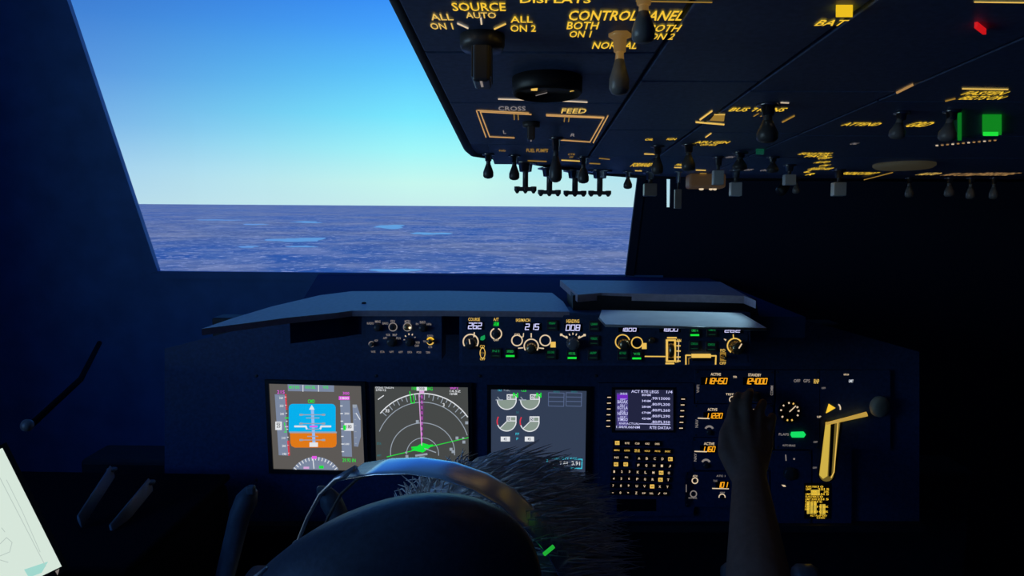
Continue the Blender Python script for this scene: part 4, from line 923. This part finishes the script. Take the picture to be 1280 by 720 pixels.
b = MB(); u.poly(b, [(69, 714), (74, 711), (72, 719)], .0012, CREAMD, 0); b.build('button', u.e)
# arm holding the tablet
te = P(20, 650, .75)
b = MB(); 
side = empty('side_console', (-1.2, .7, 0)); tag(side, 'dark side console running along the left wall', 'console')
b = MB(); b.box((0, 0, .32), (.38, 1.6, .64), SHELL, .03); b.build('body', side)
b = MB(); b.box((0, 0, .65), (.36, 1.5, .02), LOCK, .008); b.build('top_panel', side)
mt = empty('tablet_mount', (te.x - .1, te.y + .05, .655)); tag(mt, 'dark bent arm holding up the bright tablet', 'mount')
b = MB(); q0 = mt.location; e_ = te - TF.n * .012 - q0
b.lathe([(.05, 0), (.05, .012), (.02, .02)], (-.25, .1, .005), TRIM, 24); b.tube([(-.25, .1, .01), (-.22, .1, .15), (e_.x - .05, e_.y + .06, e_.z - .1), tuple(e_)], .012, TRIM, 12); b.build('arm', mt)
kb = P(38, 532, 1.0)
b = MB(); b.lathe([(.006, 0), (.009, .004), (.009, .010), (.004, .014)], (0, 0, 0), KNOBG, 14, rot=Matrix.Rotation(1.2, 3, 'X'))
b.tube([(0, .0, 0), (-.05, .2, .02), (-.15, .42, .04)], .005, LOCK, 8)
o = b.build('lamp_stalk', None, kb); tag(o, 'thin dark stalk with a small grey knob above the tablet', 'lamp')
lk = empty('side_locker', (-.76, 1.06, 0)); tag(lk, 'low dark locker under the two grey bars', 'locker')
b = MB(); b.box((0, 0, .42), (.44, .34, .84), LOCK, .02); b.build('body', lk)
b = MB(); b.box((0, 0, .845), (.44, .34, .012), LOCK, .005); b.build('lid', lk)
for (x0, y0, x1, y1), lab in ((((100, 652, 140, 590)), 'short grey bar, left of two leaning beside the tablet'), (((140, 664, 188, 606)), 'long grey bar, right of two leaning beside the tablet')):
    pa = P(x0, y0, 1.0); pb = P(x1, y1, 1.1); b = MB(); b.tube([(0, 0, 0), tuple(pb - pa)], [(.014, .003), (.014, .003)], mat('dull grey plastic', (.3, .31, .33), .5), 12); b.lathe([(.004, 0), (.008, .003), (.008, .006)], tuple(pb - pa), KNOBG, 10)
    tag(b.build('support_bar', None, pa), lab, 'bar', 'grey bars beside the tablet')

# ------------------------------------------------------------------ control yoke
ye = empty('control_yoke', (-.36, 1.02, 0)); tag(ye, 'dark control yoke with a grey horn below the leftmost display', 'yoke')
YK = mat('grey yoke plastic', (.16, .165, .17), .5, noise=.15)
b = MB(); b.tube([(0, .05, 0), (0, .06, .35), (0, -.02, .74)], [.045, .035, .03], TRIM, 18); b.lathe([(.09, 0), (.09, .03), (.05, .05)], (0, .05, 0), TRIM, 24); b.build('column', ye)
b = MB(); b.box((0, -.03, .76), (.12, .05, .07), YK, .012); b.build('hub', ye)
def yl(px, py, d): return tuple(P(px, py, d) - ye.location)
for s_ in (-1, 1):
    tp = Vector(yl(314, 612, 1.02)); b0 = Vector(yl(300, 643, 1.02))
    if s_ > 0: tp.x = -tp.x; b0.x = -b0.x
    b = MB(); b.tube([(s_ * .05, -.03, .755), (s_ * .10, -.03, .75), tuple(b0), tuple(b0.lerp(tp, .6)), tuple(tp)], [.016, .015, .016, .017, .010], YK, 14); hn = b.build('horn', ye)
    b = MB(); b.box(tuple(tp + Vector((s_ * -.004, -.010, .004))), (.012, .01, .014), KNOBG, .003); b.build('trim_switch', hn)
b = MB(); b.box((0, -.06, .775), (.05, .012, .03), BLACK, .003); b.build('clip', ye)

# pedestal between the seats
pe = empty('centre_pedestal', (.42, 1.02, 0)); tag(pe, 'dark centre pedestal below the radio column', 'pedestal')
b = MB(); b.box((0, .08, .28), (.30, .36, .56), TRIM, .02); b.build('body', pe)
for sx in (-.06, .06):
    b = MB(); b.tube([(sx, .12, .58), (sx, .10, .72)], [.012, .009], TRIM, 10); b.lathe([(.012, -.02), (.018, -.012), (.018, .012), (.012, .02)], (sx, .10, .73), KNOBG, 16, rot=Matrix.Rotation(math.pi / 2, 3, 'Y')); b.build('thrust_lever', pe)
# support of the instrument panel
sp_ = empty('panel_stand', (0, 1.41, 0)); tag(sp_, 'black stand carrying the instrument panel and glareshield', 'stand')
b = MB(); b.box((0, .06, .40), (1.9, .1, .80), TRIM, .01); b.build('board', sp_)
for x in (-.6, .6):
    b = MB(); b.box((x, -.02, .96), (.05, .05, .32), TRIM, .004); b.build('upright', sp_)

# ------------------------------------------------------------------ seat
HRc = P(547, 621, .32); ZHt = HRc.z
se = empty('pilot_seat', (HRc.x, .35, 0)); tag(se, 'black leather pilot seat with rounded headrest in the foreground', 'seat')
b = MB(); b.box((0, .22, .42), (.50, .48, .12), LEATHER, .04); b.build('seat_cushion', se)
b = MB(); b.box((0, -.03, .70), (.46, .10, .62), LEATHER, .045, rot=Matrix.Rotation(-.06, 3, 'X')); b.build('backrest', se)
b = MB(); HRA = math.radians(-35); HRM = Matrix.Rotation(HRA, 3, 'Y'); HRP = Vector((-.0345, -.03, ZHt - .0732)); b.ell(HRP, (.095, .042, .060), LEATHER, rot=HRM, nu=48, nv=28); hr = b.build('headrest', se)
b = MB(); pp = []
for i in range(9):
    a = math.radians(100 + i * 4.5); pp.append(HRP + HRM @ Vector((.0945 * math.cos(a), -.006, .0598 * math.sin(a))))
b.tube(pp, [.0009, .0016, .002, .0022, .0022, .0022, .002, .0016, .0009], mat('pale highlight strip', (.6, .6, .6), .3, .3), 8); b.build('highlight_strip', hr)  # pale strip standing in for the highlight on the headrest edge
for sx in (-.05, .05):
    b = MB(); b.tube([(sx - .035, -.03, .85), (sx - .035, -.03, ZHt - .10)], .008, CHROME, 10); b.build('headrest_post', se)
b = MB(); b.box((0, .2, .30), (.3, .35, .12), TRIM, .01); b.lathe([(.18, 0), (.18, .02), (.06, .05), (.06, .26)], (0, .2, 0), TRIM, 24); b.build('base', se)
for sx in (-.28, .28):
    b = MB(); b.box((sx, .18, .62 if sx < 0 else .60), (.05, .30, .04), LEATHER, .015); b.tube([(sx, .05, .60), (sx * .85, .05, .45)], .014, TRIM, 10); b.build('armrest', se)

# ------------------------------------------------------------------ pilot
HC = P(600, 803, .46)
yaw = math.radians(-22); Rh = Matrix.Rotation(yaw, 3, 'Z')
def hd(x, y, z): return HC + Rh @ Vector((x, y, z))
def voxel(b, name, parent, size, m):
    o = b.build(name, parent)
    for k_, a in (('REMESH', dict(mode='VOXEL', voxel_size=size)), ('SMOOTH', dict(factor=.5, iterations=5))):
        md = o.modifiers.new(k_, k_)
        for p_, v_ in a.items(): setattr(md, p_, v_)
    dg = bpy.context.evaluated_depsgraph_get(); me = bpy.data.meshes.new_from_object(o.evaluated_get(dg))
    o.modifiers.clear(); o.data = me; me.materials.clear(); me.materials.append(m)
    me.polygons.foreach_set('use_smooth', [True] * len(me.polygons)); me.name = name
    return o
def caps(b, pts, rs, m=None):
    m = m or SKIN
    for p, r in zip(pts, rs): b.ell(p, (r, r, r), m, nu=14, nv=10)
    for i in range(len(pts) - 1): b.tube([pts[i], pts[i + 1]], [rs[i], rs[i + 1]], m, 14)
pil = empty('person', (HC.x, .48, 0)); tag(pil, 'person with messy grey hair and headset seated in front, right arm reaching to the radios', 'person')
off = pil.location.copy()
def V(p): return Vector(p) - off
hip = Vector((HC.x, .50, .53)); chest = Vector((HC.x, .47, .80)); neck = Vector((HC.x, .455, .93))
shR = Vector((HC.x + .18, .49, .86)); shL = Vector((HC.x - .18, .47, .86))
elR = P(955, 812, .82); wrR = P(938, 608, 1.075)
elL = Vector((HC.x - .27, .62, .66)); wrL = Vector((-.24, .86, .70))
body = MB()
caps(body, [V(hip), V(Vector((HC.x, .485, .66))), V(chest)], [.13, .125, .13]); body.ell(V(chest), (.19, .11, .13), SKIN); body.ell(V(hip), (.17, .12, .11), SKIN)
caps(body, [V(chest), V(neck), V(HC + Vector((0, -.01, -.06)))], [.10, .058, .056])
body.ell(V(HC + Vector((0, 0, .015))), (.074, .094, .10), SKIN, rot=Rh); body.ell(V(hd(0, .03, -.055)), (.055, .062, .06), SKIN, rot=Rh)
body.tube([V(hd(0, .09, .01)), V(hd(0, .112, -.022))], [.008, .013], SKIN, 10)
for s_ in (-1, 1): body.ell(V(hd(s_ * .076, 0, -.01)), (.009, .018, .03), SKIN, rot=Rh)
body.tube([V(hd(-.022, .088, -.052)), V(hd(.022, .088, -.052))], .006, SKIN, 8)
for sh, el_, wr in ((shR, elR, wrR), (shL, elL, wrL)):
    caps(body, [V(chest.lerp(sh, .4) + Vector((0, 0, .02))), V(sh), V(sh.lerp(el_, .5)), V(el_), V(el_.lerp(wr, .35)), V(wr)], [.07, .062, .050, .044, .045, .029])
for s_ in (-1, 1):
    hp_ = hip + Vector((s_ * .09, .02, 0)); kn = hip + Vector((s_ * .16, .43, .02)); an = kn + Vector((0, .12, -.42))
    kn.z = .55; an.z = .10; caps(body, [V(hp_), V(kn), V(an)], [.085, .062, .042]); caps(body, [V(an), V(an + Vector((0, .14, -.05)))], [.045, .038])
# hands : the right one reaches for the second tuning knob
def hand(wr, kn, fingers, thumb):
    d_ = (kn - wr); side_ = d_.cross(Vector((0, 0, 1))).normalized()
    caps(body, [V(wr), V(wr.lerp(kn, .5))], [.028, .026])
    for i, (k0, chain) in enumerate(fingers):
        caps(body, [V(wr.lerp(k0, .25)), V(k0)], [.018, .014])
        caps(body, [V(k0)] + [V(p) for p in chain], [.0115, .0098, .0088, .0078][:len(chain) + 1])
    caps(body, [V(p) for p in thumb], [.017, .0135, .011, .009][:len(thumb)])
kn = P(934, 548, 1.165)
fi = []
fi.append((P(919, 543, 1.160), [P(915, 516, 1.195), P(919, 502, 1.22), P(923, 494, 1.245)]))
fi.append((P(933, 538, 1.165), [P(932, 508, 1.20), P(936, 494, 1.228), P(938, 489, 1.252)]))
fi.append((P(946, 543, 1.165), [P(948, 516, 1.202), P(953, 505, 1.228), P(954, 503, 1.25)]))
fi.append((P(957, 554, 1.16), [P(962, 532, 1.19), P(965, 523, 1.212), P(965, 520, 1.232)]))
hand(wrR, kn, fi, [P(923, 592, 1.10), P(907, 566, 1.135), P(906, 543, 1.165), P(912, 526, 1.195)])
kl = wrL + Vector((-.01, .09, .01)); fl = []
for i in range(4):
    k0 = wrL + Vector((-.035 + i * .023, .088, .012)); fl.append((k0, [k0 + Vector((0, .035, -.012)), k0 + Vector((0, .045, -.036)), k0 + Vector((0, .035, -.052))]))
hand(wrL, kl, fl, [wrL + Vector((.02, .02, 0)), wrL + Vector((.045, .05, -.005)), wrL + Vector((.05, .08, -.015)), wrL + Vector((.045, .10, -.02))])
bo = voxel(body, 'body', pil, .0045, SKIN)
sh_ = MB()
caps(sh_, [V(hip + Vector((0, 0, .02))), V(Vector((HC.x, .485, .66))), V(chest)], [.14, .135, .14], CLOTH); sh_.ell(V(chest), (.205, .122, .14), CLOTH)
sh_.ell(V(hip + Vector((0, 0, .03))), (.182, .132, .11), CLOTH)
for sh, el_ in ((shR, elR), (shL, elL)): caps(sh_, [V(chest.lerp(sh, .4) + Vector((0, 0, .02))), V(sh), V(sh.lerp(el_, .7))], [.08, .073, .060], CLOTH)
voxel(sh_, 'shirt', pil, .008, CLOTH)
tr_ = MB()
for s_ in (-1, 1):
    hp_ = hip + Vector((s_ * .09, .02, 0)); kn_ = hip + Vector((s_ * .16, .43, .02)); kn_.z = .55; an = kn_ + Vector((0, .12, 0)); an.z = .14
    caps(tr_, [V(hp_), V(kn_), V(an)], [.096, .073, .055], CLOTH)
tr_.ell(V(hip - Vector((0, 0, .02))), (.18, .13, .115), CLOTH); voxel(tr_, 'trousers', pil, .009, mat('navy trousers', (.02, .022, .04), .9))
for s_ in (-1, 1):
    b = MB(); kn_ = hip + Vector((s_ * .16, .55, 0)); b.ell(V(Vector((kn_.x, kn_.y + .06, .055))), (.05, .14, .052), BLACK, e=.8); b.build('shoe', pil)
for s_ in (-1, 1):
    b = MB(); b.ell(V(hd(s_ * .03, .083, .015)), (.012, .012, .010), WHITE, rot=Rh, nu=12, nv=8); b.ell(V(hd(s_ * .03, .0925, .015)), (.005, .004, .005), BLACK, rot=Rh, nu=8, nv=6); b.build('eye', pil)
# hair : cap plus many strands, blown toward the right
hb = MB(); hb.ell(V(HC + Vector((0, -.004, .028))), (.079, .098, .098), HAIR, rot=Rh, nu=32, nv=18)
for v in hb.v:
    q_ = Rh.transposed() @ (v - V(HC))
    if q_.y > .05 and q_.z < .05: v += Rh @ Vector((0, -.035, 0))
    if q_.z < -.03: v += Rh @ Vector((0, 0, (-.03 - q_.z) * .8))
rnd = random.Random(3)
for i in range(3200):
    th = rnd.uniform(0, 2 * math.pi); ph = math.asin(rnd.uniform(-.15, 1)); d_ = Vector((math.cos(ph) * math.cos(th), math.cos(ph) * math.sin(th), math.sin(ph)))
    if d_.y > .75 and d_.z < .45: continue
    p_ = V(HC) + Vector((0, 0, .028)) + Rh @ Vector((d_.x * .078, d_.y * .097, d_.z * .097))
    n_ = (Rh @ d_)
    comb = Vector((1.0, .05, -.02)) if n_.x > -.2 else Vector((.25, .3, -.3))
    L_ = rnd.uniform(.018, .040) * (1.0 if n_.x > .1 and n_.z > .2 else .7)
    j = Vector((rnd.uniform(-.5, .5), rnd.uniform(-.5, .5), rnd.uniform(-.35, .45)))
    t1 = (n_ * .28 + comb * .7 + j * .5).normalized(); t2 = (n_ * .12 + comb + j * .8 + Vector((0, 0, -.12))).normalized()
    a_ = p_; b_ = p_ + t1 * L_ * .5; c_ = b_ + t2 * L_ * .6
    hb.tube([a_, b_, c_], [.0009, .0007, .0001], HAIR, 3)
hb.build('hair', pil)

# ------------------------------------------------------------------ headset
hs = empty('headset', HC); tag(hs, 'headset with a wide shiny headband over the grey hair', 'headset')
arc = [(366, 708, .47), (372, 678, .47), (384, 648, .465), (400, 618, .46), (420, 599, .455), (445, 588.5, .45), (480, 583, .44), (520, 582, .432), (560, 588, .425), (600, 602, .418), (635, 622, .412), (665, 650, .408), (692, 683, .405), (712, 720, .403), (724, 762, .403)]
pts = [P(x, y, d_) - HC for x, y, d_ in arc]
BAND = mat('polished headband', (.92, .97, 1), .27, 1)
b = MB(); b.tube(pts[5:], [(.0115, .0012)] * (len(pts) - 5), BAND, 14, flat=Vector((.25, .8, .12))); b.build('headband', hs)
b = MB(); b.tube(pts[:6], [.0012, .0014, .0014, .0014, .002, .004], mat('thin steel wire', (.5, .5, .52), .35, .8), 8); b.tube([p + Vector((.012, .01, -.004)) for p in pts[:6]], [.0012] * 6, TRIM, 8); b.build('wire_bow', hs)
for s_, at_ in ((-1, P(372, 765, .47)), (1, P(740, 800, .42))):
    b = MB(); b.ell(at_ - HC, (.018, .036, .045), BLACK, rot=Rh); ec = b.build('ear_cup', hs)
    b = MB(); b.ell(at_ - HC - Vector((s_ * .018, 0, 0)), (.012, .032, .040), LEATHER, rot=Rh); b.build('ear_pad', ec)
b = MB(); b.ell(pts[1] + Vector((0, -.003, 0)), (.003, .003, .003), KNOBG, nu=12, nv=8); b.build('slider_knob', hs)
b = MB(); b.tube([tuple(P(680, 693, .385) - HC), tuple(P(692, 683, .385) - HC)], .0013, em('green reflection strip', (30, 165, 50)), 8); tag(b.build('indicator_or_glint', hs), 'glowing strip for the green reflection on the headband')  # glowing strip stands in for a green reflection on the band
